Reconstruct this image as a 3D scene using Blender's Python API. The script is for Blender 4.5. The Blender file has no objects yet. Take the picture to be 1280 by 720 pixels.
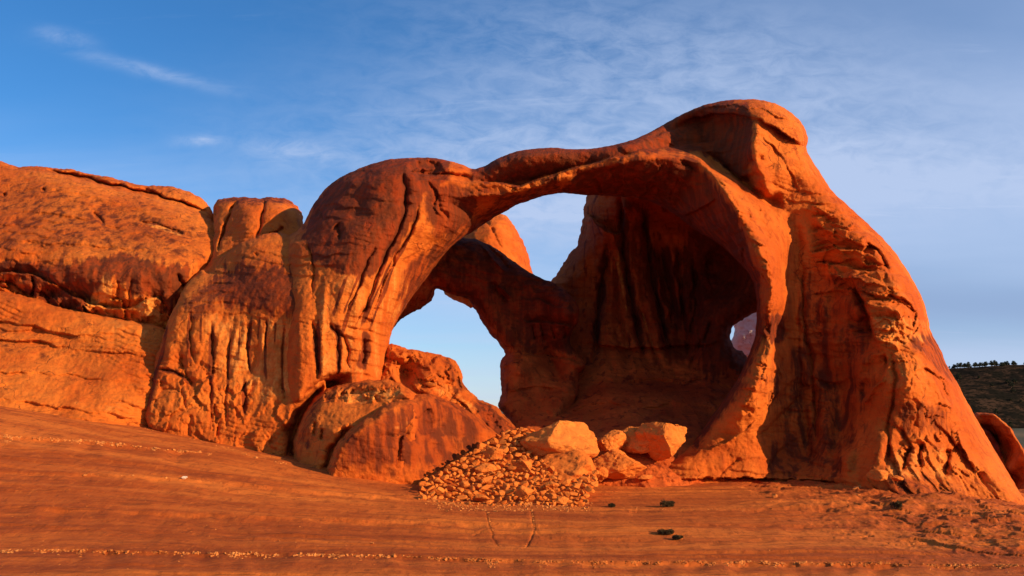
import bpy, bmesh, math, random
import numpy as np
from mathutils import Vector, Matrix

random.seed(7)
rng = np.random.default_rng(7)
scene = bpy.context.scene
COL = scene.collection
F = 1244.0          # focal length expressed in photo pixels
HV = 508.0          # photo row of the horizon
UC = 640.0
GZ = -5.6           # slickrock level in front of the arch (camera = 0)
R = math.radians

# ------------------------------------------------------------------ noise
_pr = np.random.default_rng(11)
PERM = _pr.permutation(256).astype(np.int32)
PERM = np.concatenate([PERM, PERM])
_g = _pr.normal(size=(256, 3)); _g /= np.linalg.norm(_g, axis=1)[:, None]
GRAD = _g.astype(np.float32)


def noise3(x, y, z):
    x = np.asarray(x, np.float32); y = np.asarray(y, np.float32); z = np.asarray(z, np.float32)
    x, y, z = np.broadcast_arrays(x, y, z)
    xi = np.floor(x).astype(np.int32); yi = np.floor(y).astype(np.int32); zi = np.floor(z).astype(np.int32)
    fx = x - xi; fy = y - yi; fz = z - zi
    xi &= 255; yi &= 255; zi &= 255
    u = fx * fx * fx * (fx * (fx * 6 - 15) + 10)
    v = fy * fy * fy * (fy * (fy * 6 - 15) + 10)
    w = fz * fz * fz * (fz * (fz * 6 - 15) + 10)
    out = 0
    for dx in (0, 1):
        for dy in (0, 1):
            for dz in (0, 1):
                h = PERM[(PERM[(PERM[(xi + dx) & 255] + yi + dy) & 255] + zi + dz) & 255]
                g = GRAD[h]
                d = g[..., 0] * (fx - dx) + g[..., 1] * (fy - dy) + g[..., 2] * (fz - dz)
                wt = (u if dx else 1 - u) * (v if dy else 1 - v) * (w if dz else 1 - w)
                out = out + wt * d
    return out * 1.5


def fbm(x, y, z, oct=4, gain=0.5, ridged=False):
    a = 1.0; s = 0; k = 1.0; n = 0
    for i in range(oct):
        q = noise3(x * k + 17.3 * i, y * k + 5.1 * i, z * k + 9.7 * i)
        if ridged:
            q = 1 - 2 * np.abs(q)
            q = q * np.abs(q)
        s = s + a * q; n += a
        a *= gain; k *= 2.03
    return s / n


def worley(x, y, seed=0):
    """2-D cells: returns (F1, F2, id random a, b, c, dx, dy)."""
    x = np.asarray(x, np.float32); y = np.asarray(y, np.float32)
    xi = np.floor(x).astype(np.int32); yi = np.floor(y).astype(np.int32)
    f1 = np.full(x.shape, 9.0, np.float32); f2 = f1.copy()
    ida = np.zeros(x.shape, np.int32); ddx = np.zeros(x.shape, np.float32); ddy = ddx.copy()
    for i in (-1, 0, 1):
        for j in (-1, 0, 1):
            h = PERM[(PERM[(xi + i + seed) & 255] + yi + j) & 255]
            h2 = PERM[(h + 37) & 255]
            px = xi + i + h / 256.0; py = yi + j + h2 / 256.0
            dx = x - px; dy = y - py
            d = np.sqrt(dx * dx + dy * dy)
            new = d < f1
            f2 = np.where(new, f1, np.minimum(f2, d))
            ida = np.where(new, h, ida); ddx = np.where(new, dx, ddx); ddy = np.where(new, dy, ddy)
            f1 = np.where(new, d, f1)
    ra = PERM[(ida + 91) & 255] / 255.0 - .5; rb = PERM[(ida + 153) & 255] / 255.0 - .5
    rc = PERM[(ida + 201) & 255] / 255.0 - .5
    return f1, f2, ra, rb, rc, ddx, ddy


def sstep(a, b, x):
    t = np.clip((x - a) / (b - a), 0, 1)
    return t * t * (3 - 2 * t)


# ------------------------------------------------------------------ 2-D outlines
def chaikin(p, n=1, closed=True):
    p = np.array(p, float)
    for _ in range(n):
        q = np.roll(p, -1, 0) if closed else p[1:]
        a = p if closed else p[:-1]
        r = np.empty((len(a) * 2, 2)); r[0::2] = .75 * a + .25 * q; r[1::2] = .25 * a + .75 * q
        if not closed:
            r = np.vstack([p[:1], r, p[-1:]])
        p = r
    return p


def poly_sd(U, V, poly):
    """signed distance, positive inside"""
    p = np.asarray(poly, np.float32); q = np.roll(p, -1, 0)
    U = U.astype(np.float32); V = V.astype(np.float32)
    d2 = np.full(U.shape, 1e12, np.float32); ins = np.zeros(U.shape, bool)
    for (ax, ay), (bx, by) in zip(p, q):
        ex, ey = bx - ax, by - ay
        L = ex * ex + ey * ey + 1e-9
        t = np.clip(((U - ax) * ex + (V - ay) * ey) / L, 0, 1)
        dx = U - ax - t * ex; dy = V - ay - t * ey
        np.minimum(d2, dx * dx + dy * dy, out=d2)
        if ay != by:
            c = (V >= min(ay, by)) & (V < max(ay, by)) & (U < ax + (V - ay) * ex / ey)
            ins ^= c
    d = np.sqrt(d2)
    return np.where(ins, d, -d)


def line_d(U, V, pts):
    """unsigned distance, parameter 0..1 along, side (+ = right-hand side when looking along the path on screen)"""
    p = np.asarray(pts, np.float32)
    best = np.full(U.shape, 1e12, np.float32); tt = np.zeros(U.shape, np.float32); side = np.zeros(U.shape, np.float32)
    seg = np.sqrt(((p[1:] - p[:-1]) ** 2).sum(1)); cum = np.concatenate([[0], np.cumsum(seg)]); tot = cum[-1]
    for i in range(len(p) - 1):
        ax, ay = p[i]; bx, by = p[i + 1]
        ex, ey = bx - ax, by - ay; L = ex * ex + ey * ey + 1e-9
        t = np.clip(((U - ax) * ex + (V - ay) * ey) / L, 0, 1)
        dx = U - ax - t * ex; dy = V - ay - t * ey
        d = dx * dx + dy * dy
        m = d < best
        best = np.where(m, d, best)
        tt = np.where(m, (cum[i] + t * seg[i]) / tot, tt)
        side = np.where(m, ex * dy - ey * dx, side)
    return np.sqrt(best), tt, np.sign(side)


def strokes(U, V, lst, jitter=1.6, soft=1.0):
    """sum of strokes. ('g', pts, width, amp) groove/ridge; ('s', pts, reach, amp) a step: the right-hand side
    (screen, walking along) is offset by amp just beside the line and recovers over 'reach'; ('b',(u,v,ru,rv,rot),amp)"""
    out = np.zeros(U.shape, np.float32)
    if not lst:
        return out
    JU = noise3(U / 16., V / 16., 3.3) * jitter * 2 + noise3(U / 5.1, V / 5.1, 8.3) * jitter * .5
    JV = noise3(U / 16., V / 16., 31.3) * jitter * 2 + noise3(U / 5.1, V / 5.1, 18.3) * jitter * .5
    for s in lst:
        if s[0] == 'b':
            u, v, ru, rv, rot = s[1]
            m = (np.abs(U - u) < 3 * max(ru, rv)) & (np.abs(V - v) < 3 * max(ru, rv))
            if not m.any():
                continue
            c, sn = math.cos(R(rot)), math.sin(R(rot))
            dx = U[m] + JU[m] - u; dy = V[m] + JV[m] - v
            a = (dx * c + dy * sn) / ru; b = (-dx * sn + dy * c) / rv
            out[m] += s[2] * np.exp(-(a * a + b * b))
            continue
        kind, pts, w, amp = s[:4]
        pts = chaikin(pts, 1, closed=False) if len(pts) > 2 else np.array(pts, float)
        pad = 3.2 * w + 6
        m = (U > pts[:, 0].min() - pad) & (U < pts[:, 0].max() + pad) & (V > pts[:, 1].min() - pad) & (V < pts[:, 1].max() + pad)
        if not m.any():
            continue
        d, t, sd = line_d(U[m] + JU[m], V[m] + JV[m], pts)
        taper = np.clip(np.minimum(t, 1 - t) * 7, 0.0, 1) if kind != 'S' else 1.0
        if kind == 'g':
            w = w * (.72 if w < 6 else 1)
            wv = w * (1 + .9 * noise3(t * 9, amp, w))
            out[m] += amp * (np.exp(-(d / (wv * .9)) ** 1.15) if w < 6 else np.exp(-(d / wv) ** 2)) * taper
        else:
            out[m] += amp * (sd > 0) * np.exp(-(d / w)) * taper * np.clip(d / soft, 0, 1) * (.75 + .9 * noise3(U[m] / 30., V[m] / 30., 5.))
    return out


def rbf(U, V, pts):
    """smooth surface through (u,v,value) control points"""
    P = np.array(pts, float); n = len(P)
    s = 100.0
    def k(r2): return np.sqrt(r2 / s / s + .15)
    D = ((P[:, None, :2] - P[None, :, :2]) ** 2).sum(2)
    A = np.zeros((n + 3, n + 3)); A[:n, :n] = k(D) + np.eye(n) * -0.02
    A[:n, n] = 1; A[:n, n + 1] = P[:, 0] / s; A[:n, n + 2] = P[:, 1] / s
    A[n:, :n] = A[:n, n:].T
    w = np.linalg.solve(A, np.concatenate([P[:, 2], [0, 0, 0]]))
    out = w[n] + w[n + 1] * U / s + w[n + 2] * V / s
    for i in range(n):
        out = out + w[i] * k((U - P[i, 0]) ** 2 + (V - P[i, 1]) ** 2)
    return out.astype(np.float32)


# ------------------------------------------------------------------ object helpers
def tag(o, label=None, cat=None, group=None, kind=None):
    if label: o['label'] = label
    if cat: o['category'] = cat
    if group: o['group'] = group
    if kind: o['kind'] = kind
    return o


def mesh_np(name, verts, quads, mat, parent=None, attrs=None, origin=None, smooth=True, link=True):
    verts = np.asarray(verts, np.float32)
    quads = np.asarray(quads, np.int32)
    n = quads.shape[1]
    o_ = np.zeros(3) if origin is None else np.array(origin, float)
    me = bpy.data.meshes.new(name)
    me.vertices.add(len(verts)); me.vertices.foreach_set('co', (verts - o_).astype(np.float32).ravel())
    me.loops.add(quads.size); me.loops.foreach_set('vertex_index', quads.ravel())
    me.polygons.add(len(quads))
    me.polygons.foreach_set('loop_start', np.arange(0, quads.size, n, dtype=np.int32))
    me.polygons.foreach_set('loop_total', np.full(len(quads), n, np.int32))
    me.update(calc_edges=True)
    me.polygons.foreach_set('use_smooth', np.full(len(quads), smooth, bool))
    if attrs:
        for k, a in attrs.items():
            at = me.attributes.new(k, 'FLOAT', 'POINT'); at.data.foreach_set('value', np.asarray(a, np.float32))
    me.materials.append(mat)
    ob = bpy.data.objects.new(name, me); ob.location = o_
    if link:
        COL.objects.link(ob)
    if parent is not None:
        ob.parent = parent
        ob.matrix_parent_inverse = Matrix.Translation(parent.location).inverted()
    return ob


def empty(name, loc=(0, 0, 0)):
    o = bpy.data.objects.new(name, None); o.empty_display_size = .5; o.location = loc; COL.objects.link(o); return o


def world(U, V, Y):
    return np.stack([(U - UC) / F * Y, Y, (HV - V) / F * Y], -1)


# ------------------------------------------------------------------ materials
class NT:
    def __init__(s, tree): s.t = tree; s.n = tree.nodes; s.l = tree.links
    def new(s, typ, **kw):
        n = s.n.new(typ)
        for k, v in kw.items():
            if k in ('inp',):
                for kk, vv in v.items():
                    if isinstance(vv, bpy.types.NodeSocket): s.l.new(vv, n.inputs[kk])
                    else: n.inputs[kk].default_value = vv
            else: setattr(n, k, v)
        return n
    def math(s, op, a, b=0.0, c=None, clamp=False):
        n = s.n.new('ShaderNodeMath'); n.operation = op; n.use_clamp = clamp
        for i, x in enumerate((a, b, c)):
            if x is None: continue
            if isinstance(x, bpy.types.NodeSocket): s.l.new(x, n.inputs[i])
            else: n.inputs[i].default_value = x
        return n.outputs[0]
    def mix(s, f, a, b, mode='MIX'):
        n = s.n.new('ShaderNodeMix'); n.data_type = 'RGBA'; n.blend_type = mode
        for i, x in ((0, f), (6, a), (7, b)):
            if isinstance(x, bpy.types.NodeSocket): s.l.new(x, n.inputs[i])
            else: n.inputs[i].default_value = x if i == 0 else (*x, 1)
        return n.outputs[2]
    def ramp(s, x, lo, hi):
        n = s.n.new('ShaderNodeMapRange'); n.interpolation_type = 'SMOOTHSTEP'
        s.l.new(x, n.inputs[0]); n.inputs[1].default_value = lo; n.inputs[2].default_value = hi
        return n.outputs[0]
    def scaled(s, vec, sc, off=(0, 0, 0), rot=(0, 0, 0)):
        n = s.n.new('ShaderNodeMapping'); s.l.new(vec, n.inputs[0])
        n.inputs[1].default_value = off; n.inputs[2].default_value = rot; n.inputs[3].default_value = sc
        return n.outputs[0]
    def noise(s, vec, scale, detail=6, rough=.6, dist=0.0):
        n = s.n.new('ShaderNodeTexNoise'); s.l.new(vec, n.inputs['Vector'])
        n.inputs['Scale'].default_value = scale; n.inputs['Detail'].default_value = detail
        n.inputs['Roughness'].default_value = rough; n.inputs['Distortion'].default_value = dist
        return n.outputs[0]


def rock_mat(name, base=(.52, .092, .0085), light=(.67, .160, .019), dark=(.28, .032, .004), varnish=(.10, .017, .006),
             pale=(.80, .31, .06), bump=.5, strata=(0, 0, 0), objspace=False, streak=.5, pits=.4, fine=1.0, bedding=.25):
    m = bpy.data.materials.new(name); m.use_nodes = True
    t = NT(m.node_tree); b = t.n['Principled BSDF']
    if objspace:
        pos = t.new('ShaderNodeTexCoord').outputs['Object']
        oi = t.new('ShaderNodeObjectInfo')
        add = t.new('ShaderNodeVectorMath', operation='ADD'); t.l.new(pos, add.inputs[0])
        cmb = t.new('ShaderNodeCombineXYZ'); 
        t.l.new(t.math('MULTIPLY', oi.outputs['Random'], 50.0), cmb.inputs[0])
        t.l.new(cmb.outputs[0], add.inputs[1]); pos = add.outputs[0]
        rnd = oi.outputs['Random']
    else:
        pos = t.new('ShaderNodeNewGeometry').outputs['Position']; rnd = None
    big = t.noise(pos, .12, 5, .55)
    med = t.noise(pos, .9 * fine, 8, .62, .3)
    fin = t.noise(pos, 5.0 * fine, 8, .68)
    bed = t.noise(t.scaled(pos, (.16, .16, 1.6), rot=strata), 1.0, 8, .6, .8)
    bedf = t.noise(t.scaled(pos, (.35, .35, 6.5), rot=strata), 1.0, 6, .65, .4)
    stk = t.noise(t.scaled(pos, (1.5, 1.2, .10)), 1.0, 8, .62, .25)
    stk2 = t.noise(t.scaled(pos, (.45, .4, .05), off=(7, 3, 1)), 1.0, 6, .6, .2)
    col = t.mix(t.ramp(big, .38, .62), base, light)
    col = t.mix(t.math('MULTIPLY', t.ramp(med, .46, .74), .5), col, dark)
    col = t.mix(t.math('MULTIPLY', t.ramp(bed, .52, .70), bedding), col, dark)
    col = t.mix(t.math('MULTIPLY', t.ramp(bedf, .54, .72), bedding * .8), col, light)
    col = t.mix(t.math('MULTIPLY', t.ramp(stk, .54, .66), streak), col, dark)
    col = t.mix(t.math('MULTIPLY', t.ramp(stk2, .58, .72), streak * .6), col, varnish)
    col = t.mix(t.math('MULTIPLY', t.ramp(fin, .57, .75), .45), col, dark)
    wv = t.new('ShaderNodeVectorMath', operation='ADD'); nc = t.new('ShaderNodeTexNoise'); t.l.new(pos, nc.inputs['Vector']); nc.inputs['Scale'].default_value = .8 * fine; nc.inputs['Detail'].default_value = 4
    t.l.new(t.scaled(pos, (1, 1, 1)), wv.inputs[0]); t.l.new(t.scaled(nc.outputs[1], (1.6, 1.6, 1.6)), wv.inputs[1])
    def net(sc, w_):
        v_ = t.new('ShaderNodeTexVoronoi', feature='DISTANCE_TO_EDGE'); t.l.new(t.scaled(wv.outputs[0], sc), v_.inputs['Vector']); v_.inputs['Scale'].default_value = 1.0
        return t.ramp(v_.outputs['Distance'], w_, 0.0)
    ck = t.math('MAXIMUM', t.math('MULTIPLY', net((.22 * fine, .22 * fine, .34 * fine), .012), t.ramp(big, .45, .58)),
                t.math('MULTIPLY', net((.9 * fine, .9 * fine, 1.3 * fine), .035), t.ramp(t.noise(pos, .35 * fine, 4, .6), .54, .68)))
    ck = t.math('MULTIPLY', ck, t.ramp(med, .38, .55))
    col = t.mix(t.math('MULTIPLY', ck, .7), col, varnish)
    # patches of pale fresh rock and of dark desert-varnished rock, with shade painted in too, broken up by streaks
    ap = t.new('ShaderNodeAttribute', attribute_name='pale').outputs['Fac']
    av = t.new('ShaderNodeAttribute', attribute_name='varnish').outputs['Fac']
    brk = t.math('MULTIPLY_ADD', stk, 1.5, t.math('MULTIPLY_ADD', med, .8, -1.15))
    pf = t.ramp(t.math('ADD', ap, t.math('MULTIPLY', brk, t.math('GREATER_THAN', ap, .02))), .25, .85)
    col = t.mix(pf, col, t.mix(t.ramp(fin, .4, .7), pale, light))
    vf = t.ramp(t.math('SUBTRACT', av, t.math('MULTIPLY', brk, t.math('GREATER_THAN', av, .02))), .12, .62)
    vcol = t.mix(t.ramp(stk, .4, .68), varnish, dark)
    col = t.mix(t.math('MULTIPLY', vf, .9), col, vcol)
    spot = t.noise(pos, 2.2 * fine, 4, .7)
    col = t.mix(t.math('MULTIPLY', t.ramp(t.math('MULTIPLY', spot, t.math('ADD', fin, .5)), .66, .78), pits), col, varnish)
    if rnd is not None:
        col = t.mix(t.math('MULTIPLY', rnd, .22), col, pale)
    t.l.new(col, b.inputs['Base Color'])
    b.inputs['Roughness'].default_value = .92
    b.inputs['Specular IOR Level'].default_value = .18
    h = t.math('MULTIPLY_ADD', fin, .35, t.math('MULTIPLY_ADD', med, .8, t.math('MULTIPLY_ADD', bedf, .25, t.math('MULTIPLY', stk, streak * .5))))
    h = t.math('MULTIPLY_ADD', t.noise(pos, 22.0 * fine, 5, .7), .09, h)
    h = t.math('MULTIPLY_ADD', ck, -.35, h)
    bp = t.new('ShaderNodeBump'); t.l.new(h, bp.inputs['Height'])
    bp.inputs['Strength'].default_value = bump; bp.inputs['Distance'].default_value = .9
    t.l.new(bp.outputs[0], b.inputs['Normal'])
    return m


# ------------------------------------------------------------------ rock bodies
def body(name, outline, ctrl, Rr=30, T=6, back=8, step=1.25, st=(), noise=(.9, .16), fine=(.16, 1.1), cells=None,
         flute=None, paint=(), mat=None, parent=None, edge=1.2, smooth=1, world_fn=None, vstretch=1.0, shape=None, ledge=.22):
    pol = chaikin(outline, smooth)
    u0, v0 = pol.min(0) - 4; u1, v1 = pol.max(0) + 4
    us = np.arange(u0, u1, step, dtype=np.float32); vs = np.arange(v0, v1, step, dtype=np.float32)
    U, V = np.meshgrid(us, vs)
    d = poly_sd(U, V, pol)
    d = d + edge * (noise3(U / 14., V / 14., 2.2) * 1.6 + noise3(U / 5., V / 5., 7.7) * .9 + noise3(U / 2.4, V / 2.4, 5.7) * .3)
    gy, gx = np.gradient(d, step)
    gl = np.sqrt(gx * gx + gy * gy) + 1e-6
    keep = d > -1.5 * step
    out = d < 0
    U2 = np.where(out, U - d * gx / gl, U); V2 = np.where(out, V - d * gy / gl, V)
    dd = np.maximum(d, 0)
    if callable(Rr): Rm = Rr(U2, V2)
    else: Rm = Rr
    Tm = T(U2, V2) if callable(T) else T
    q = np.clip(1 - dd / Rm, 0, 1)
    prof = np.sqrt(np.clip(1 - q * q, 0, 1))
    base = rbf(U2, V2, ctrl)
    if shape is not None: base = base + shape(U2, V2)
    yedge = base + Tm
    yf = base + Tm * (1 - prof)
    P = world(U2, V2, base)
    X, Yw, Z = P[..., 0], P[..., 1], P[..., 2]
    lump = 0
    if noise:
        A, k = noise
        lump = lump + A * fbm(X * k, Yw * k * .5, Z * k * vstretch, 3)
    if fine:
        A, k = fine
        lump = lump + A * fbm(X * k, Yw * k * .5, Z * k, 4, .55)
    if flute is not None:
        for (pl, A, kx, kz, soft) in flute:
            w = sstep(0, soft, poly_sd(U2, V2, pl)) if pl is not None else 1.0
            xx = X + .5 * noise3(X * .3, 3.1, Z * .25)
            fl = 1 - np.abs(noise3(xx * kx, 1.7, Z * kz)) * 2 
            fl = fl * .5 + .5 * noise3(xx * kx * 2.3, 4.2, Z * kz * 1.6)
            lump = lump - w * A * fl
    if cells is not None:
        for (pl, A, kx, kz, rot, soft) in cells:
            w = sstep(0, soft, poly_sd(U2, V2, pl)) if pl is not None else 1.0
            c, s_ = math.cos(R(rot)), math.sin(R(rot))
            xx = X + 1.1 * fbm(X * .5, 2.0, Z * .5, 3); zz = Z + 1.1 * fbm(X * .5, 9.0, Z * .5, 3)
            a = (xx * c + zz * s_) * kx; b = (-xx * s_ + zz * c) * kz
            f1, f2, ra, rb, rc, ex, ez = worley(a, b)
            lump = lump + w * A * (ra * 1.0 + rb * ex * 2.4 + rc * ez * 2.4)
            f1, f2, ra, rb, rc, ex, ez = worley(a * 2.7 + 3.3, b * 2.3 + 1.7, 5)
            lump = lump + w * A * .42 * (ra * 1.0 + rb * ex * 2.4 + rc * ez * 2.4)
    rg = fbm(X * .55, Yw * .2, Z * .8, 4, .55, ridged=True)
    lump = lump - .10 * rg + .05 * fbm(X * 3.5, Yw, Z * 3.5, 3, .6)
    if ledge:
        for (fq, am, sd_) in ((1.05, 1.0, 0.), (2.6, .5, 7.)):
            bz = (Z + .16 * X + 1.2 * noise3(X * .12, 2. + sd_, Z * .12) + .25 * noise3(X * .9, 4. + sd_, Z * .9)) * fq
            fr = bz - np.floor(bz)
            msk = sstep(-.05, .35, noise3(X * .16, 6. + sd_, Z * .3))
            lump = lump + ledge * am * msk * (np.where(fr < .12, 1 - fr / .12, (fr - .12) / .88) - .5)
    lump = lump + .07 * fbm(X * 1.9, Yw * .6, Z * 1.9, 4, .62, ridged=True)
    edgefade = np.clip(dd / 5.0, 0, 1)
    lump = lump * (.15 + .85 * edgefade)
    yf = yf + lump
    yf = yf + strokes(U2, V2, st) * edgefade
    q2 = np.clip(1 - dd / (max(Rr, 10) if not callable(Rr) else 40), 0, 1)
    yb = yedge + back * np.sqrt(np.clip(1 - q2 * q2, 0, 1))
    if noise:
        yb = yb + edgefade * .8 * fbm(X * .2, 40., Z * .2, 3)
    yb = np.maximum(yb, yf + .05 * edgefade)
    yf = np.where(out, yedge, yf)
    idx = -np.ones(U.shape, np.int64); n = keep.sum(); idx[keep] = np.arange(n)
    quad = keep[:-1, :-1] & keep[1:, :-1] & keep[:-1, 1:] & keep[1:, 1:]
    a = idx[:-1, :-1][quad]; b = idx[1:, :-1][quad]; c = idx[1:, 1:][quad]; e = idx[:-1, 1:][quad]
    front = np.stack([a, b, c, e], 1)
    inside = keep & (d > 0)
    idb = idx.copy(); nb = inside.sum(); idb[inside] = n + np.arange(nb)
    a = idb[:-1, :-1][quad]; b = idb[1:, :-1][quad]; c = idb[1:, 1:][quad]; e = idb[:-1, 1:][quad]
    backq = np.stack([a, e, c, b], 1)
    pure_out = (a < n) & (b < n) & (c < n) & (e < n)
    backq = backq[~pure_out]
    VF = world(U2, V2, yf)[keep]; VB = world(U2, V2, yb)[inside]
    at = {'varnish': np.zeros(U.shape, np.float32), 'pale': np.zeros(U.shape, np.float32)}
    for (k, pl, soft, val, drip) in paint:
        if drip == 'line':
            dl, tl, _ = line_d(U2, V2, chaikin(pl, 1, closed=False))
            w = np.exp(-(dl / (soft * (1 + 1.2 * noise3(U2 / 20, V2 / 30, 2.)))) ** 2) * val * np.clip(np.minimum(tl, 1 - tl) * 6, 0, 1)
            at[k] = np.maximum(at[k], w); continue
        sd = poly_sd(U2, V2, pl)
        sd = sd + noise3(U2 / 12., V2 / 12., 5.) * soft * .8
        if drip:
            sd = sd + drip * (noise3(U2 / 5., V2 / 60., 1.) + .6 * noise3(U2 / 2.2, V2 / 40., 4.))
        w = sstep(-soft, soft, sd) * val
        at[k] = np.maximum(at[k], w) if val > 0 else np.clip(at[k] + w, 0, 1)
    attrs = {k: np.concatenate([a_[keep], a_[inside]]) for k, a_ in at.items()}
    verts = np.concatenate([VF, VB]); quads = np.concatenate([front, backq])
    base_o = (verts[:, 0].mean(), verts[:, 1].mean(), max(verts[:, 2].min(), GZ))
    if parent is not None: base_o = parent.location
    ob = mesh_np(name, verts, quads, mat, parent, attrs, origin=base_o)
    return ob


M_rock = rock_mat('red_sandstone')
M_left = rock_mat('orange_sandstone', base=(.55, .105, .010), light=(.67, .170, .020), dark=(.32, .042, .005), streak=.45, pits=.35)
M_alcove = rock_mat('alcove_shade_sandstone', base=(.40, .055, .008), light=(.62, .12, .018), dark=(.17, .020, .004), streak=.9, pits=.2)  # darker copy of the red sandstone; alcove shade put into the colour
M_pale = rock_mat('fresh_broken_sandstone', base=(.62, .145, .018), light=(.72, .20, .030), dark=(.38, .062, .008), streak=.1, pits=.25, objspace=True, bump=.3, fine=1.6, bedding=.1)
M_ground = None

# ================================================================== the main arch
arch = empty('rock_arch', (0, 76, GZ))
tag(arch, 'huge red sandstone arch with a deep shadowed alcove and sky windows through it', 'rock arch')

F_out = [(352, 300), (378, 284), (388, 262), (395, 250), (410, 232), (430, 218), (455, 208), (480, 200), (510, 197), (540, 197), (560, 200), (580, 207),
         (592, 212), (605, 208), (620, 199), (640, 191), (660, 186), (690, 184), (715, 187), (740, 186), (770, 181), (800, 172),
         (830, 155), (860, 139), (890, 128), (920, 124), (950, 124), (975, 131), (995, 145), (1007, 161), (1011, 175), (1007, 186),
         (1015, 200), (1025, 215), (1040, 240), (1060, 257), (1085, 280), (1110, 304), (1125, 323), (1140, 348), (1152, 370),
         (1160, 395), (1163, 415), (1175, 435), (1185, 460), (1196, 477), (1206, 497), (1220, 522), (1237, 552), (1252, 577),
         (1266, 600), (1282, 628), (1302, 665), (1320, 700), (1330, 745), (1180, 745), (1080, 690), (1030, 650), (814, 650), (812, 600), (813, 594), (824, 585), (842, 574), (858, 562),
         (870, 550), (885, 525), (905, 500), (925, 470), (935, 445), (943, 425), (946, 400), (946, 370), (941, 348), (922, 326),
         (902, 306), (872, 290), (842, 266), (815, 252), (795, 247), (765, 245), (733, 244), (715, 242), (700, 242), (680, 244), (662, 251),
         (648, 255), (632, 264), (612, 275), (592, 289), (574, 300), (560, 312), (549, 326), (538, 341), (526, 357), (514, 373),
         (504, 388), (496, 402), (488, 418), (484, 440), (484, 520), (470, 620), (360, 620), (352, 500), (352, 400)]
F_ctrl = [(352, 300, 78), (352, 600, 69), (400, 240, 80), (420, 280, 75.5), (480, 215, 77), (470, 300, 73.5), (540, 215, 78), (530, 280, 76),
          (400, 360, 73), (455, 370, 72), (390, 430, 71), (450, 450, 72), (480, 420, 74.5), (500, 370, 76), (540, 320, 79), (430, 560, 70),
          (590, 230, 78.5), (640, 205, 78), (700, 200, 77.5), (760, 205, 77), (690, 235, 79), (800, 200, 76.5), (800, 235, 78), (850, 170, 80),
          (860, 210, 76), (850, 250, 77), (900, 145, 80), (900, 190, 79.5), (950, 150, 77.5), (945, 200, 76.5), (990, 170, 78),
          (900, 240, 74.5), (925, 300, 73), (955, 340, 71.5), (960, 420, 71.2), (950, 490, 70.5), (910, 550, 71.8), (815, 596, 71.5), (850, 590, 70.8), (920, 585, 70.8), (900, 640, 70), (1000, 595, 71),
          (990, 240, 78), (1008, 330, 75), (1018, 420, 74), (1014, 500, 73.5), (1008, 570, 72),
          (1020, 215, 77), (1060, 280, 74.5), (1050, 380, 74), (1060, 480, 74), (1050, 560, 72.5), (1110, 330, 73), (1100, 400, 70), (1110, 480, 68.5), (1100, 580, 67.5),
          (1150, 420, 72), (1160, 520, 69), (1170, 600, 66), (1220, 560, 71), (1250, 640, 66), (1180, 700, 55), (1300, 700, 60)]


def F_R(U, V):
    return 26 + 8 * np.exp(-((U - 900) / 70) ** 2 - ((V - 300) / 90) ** 2)


def F_T(U, V):
    t = 4.0 + 2.5 * np.exp(-((U - 880) / 110) ** 2 - ((V - 330) / 110) ** 2)
    t = t + 3 * sstep(1010, 1130, U) * sstep(200, 320, V) - 1.5 * sstep(560, 620, V)
    t = t - 3.0 * np.exp(-((U - 830) / 40) ** 2 - ((V - 600) / 30) ** 2)
    t = t + 2.0 * np.exp(-((U - 520) / 40) ** 2 - ((V - 380) / 50) ** 2)
    return t


INTRA = chaikin([(545, 244), (600, 247), (650, 242), (700, 226), (750, 208), (800, 200), (850, 197), (878, 200), (895, 224), (916, 256), (934, 290), (948, 326), (957, 362), (957, 400), (950, 436), (934, 470), (900, 525), (860, 560), (700, 560), (560, 420), (552, 330), (575, 280)], 1)


def F_shape(U, V):
    sd = np.maximum(poly_sd(U, V, INTRA), 0)
    k = .075 + .035 * sstep(820, 900, U)
    out = np.minimum(sd * k, 7.0) * sstep(540, 578, U)
    ch = np.interp(V, [255, 300, 370, 440, 500, 600], [985, 993, 986, 982, 984, 990]) + 3 * noise3(U / 40, V / 25, 3.)
    te = np.interp(V, [255, 300, 345, 400, 440, 505, 560, 600], [1005, 1040, 1068, 1092, 1106, 1080, 1068, 1050]) + 5 * noise3(U / 40, V / 18, 9.)
    A = np.interp(V, [240, 290, 350, 500, 570, 610], [0, 1.6, 3.4, 3.5, 2.6, .8])
    t = (U - ch) / (te - ch)
    out = out + A * np.where(t < 0, np.exp(-((U - ch) / np.interp(V, [380, 470], [15, 34])) ** 2), np.clip(1 - t, 0, 1) ** 1.1)
    # left-facing flank of the tower
    tw = np.interp(V, [120, 160, 190, 225, 255, 280], [962, 946, 939, 951, 972, 985]) + 3 * noise3(U / 30, V / 12, 4.)
    low = np.interp(U, [780, 850, 876, 905, 935, 965], [187, 190, 196, 220, 243, 260])
    out = out + np.clip((tw - U) * .062, 0, 6.0) * sstep(9, -9, V - low) * sstep(770, 880, U) * sstep(132, 160, V)
    # the upper slab of the span leans out over the lower band
    L = np.interp(U, [540, 600, 650, 700, 760, 800, 860], [225, 227, 232, 215, 199, 189, 182]) + 2.5 * noise3(U / 22, 1., 3.)
    Tt = np.interp(U, [540, 592, 640, 700, 760, 800, 860], [204, 216, 198, 192, 188, 178, 172])
    wf = sstep(555, 600, U) * (1 - sstep(800, 870, U))
    out = out + wf * np.clip((V - Tt) * .10, 0, 3.0) * sstep(1.2, -1.2, V - L)
    return out.astype(np.float32)


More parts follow.
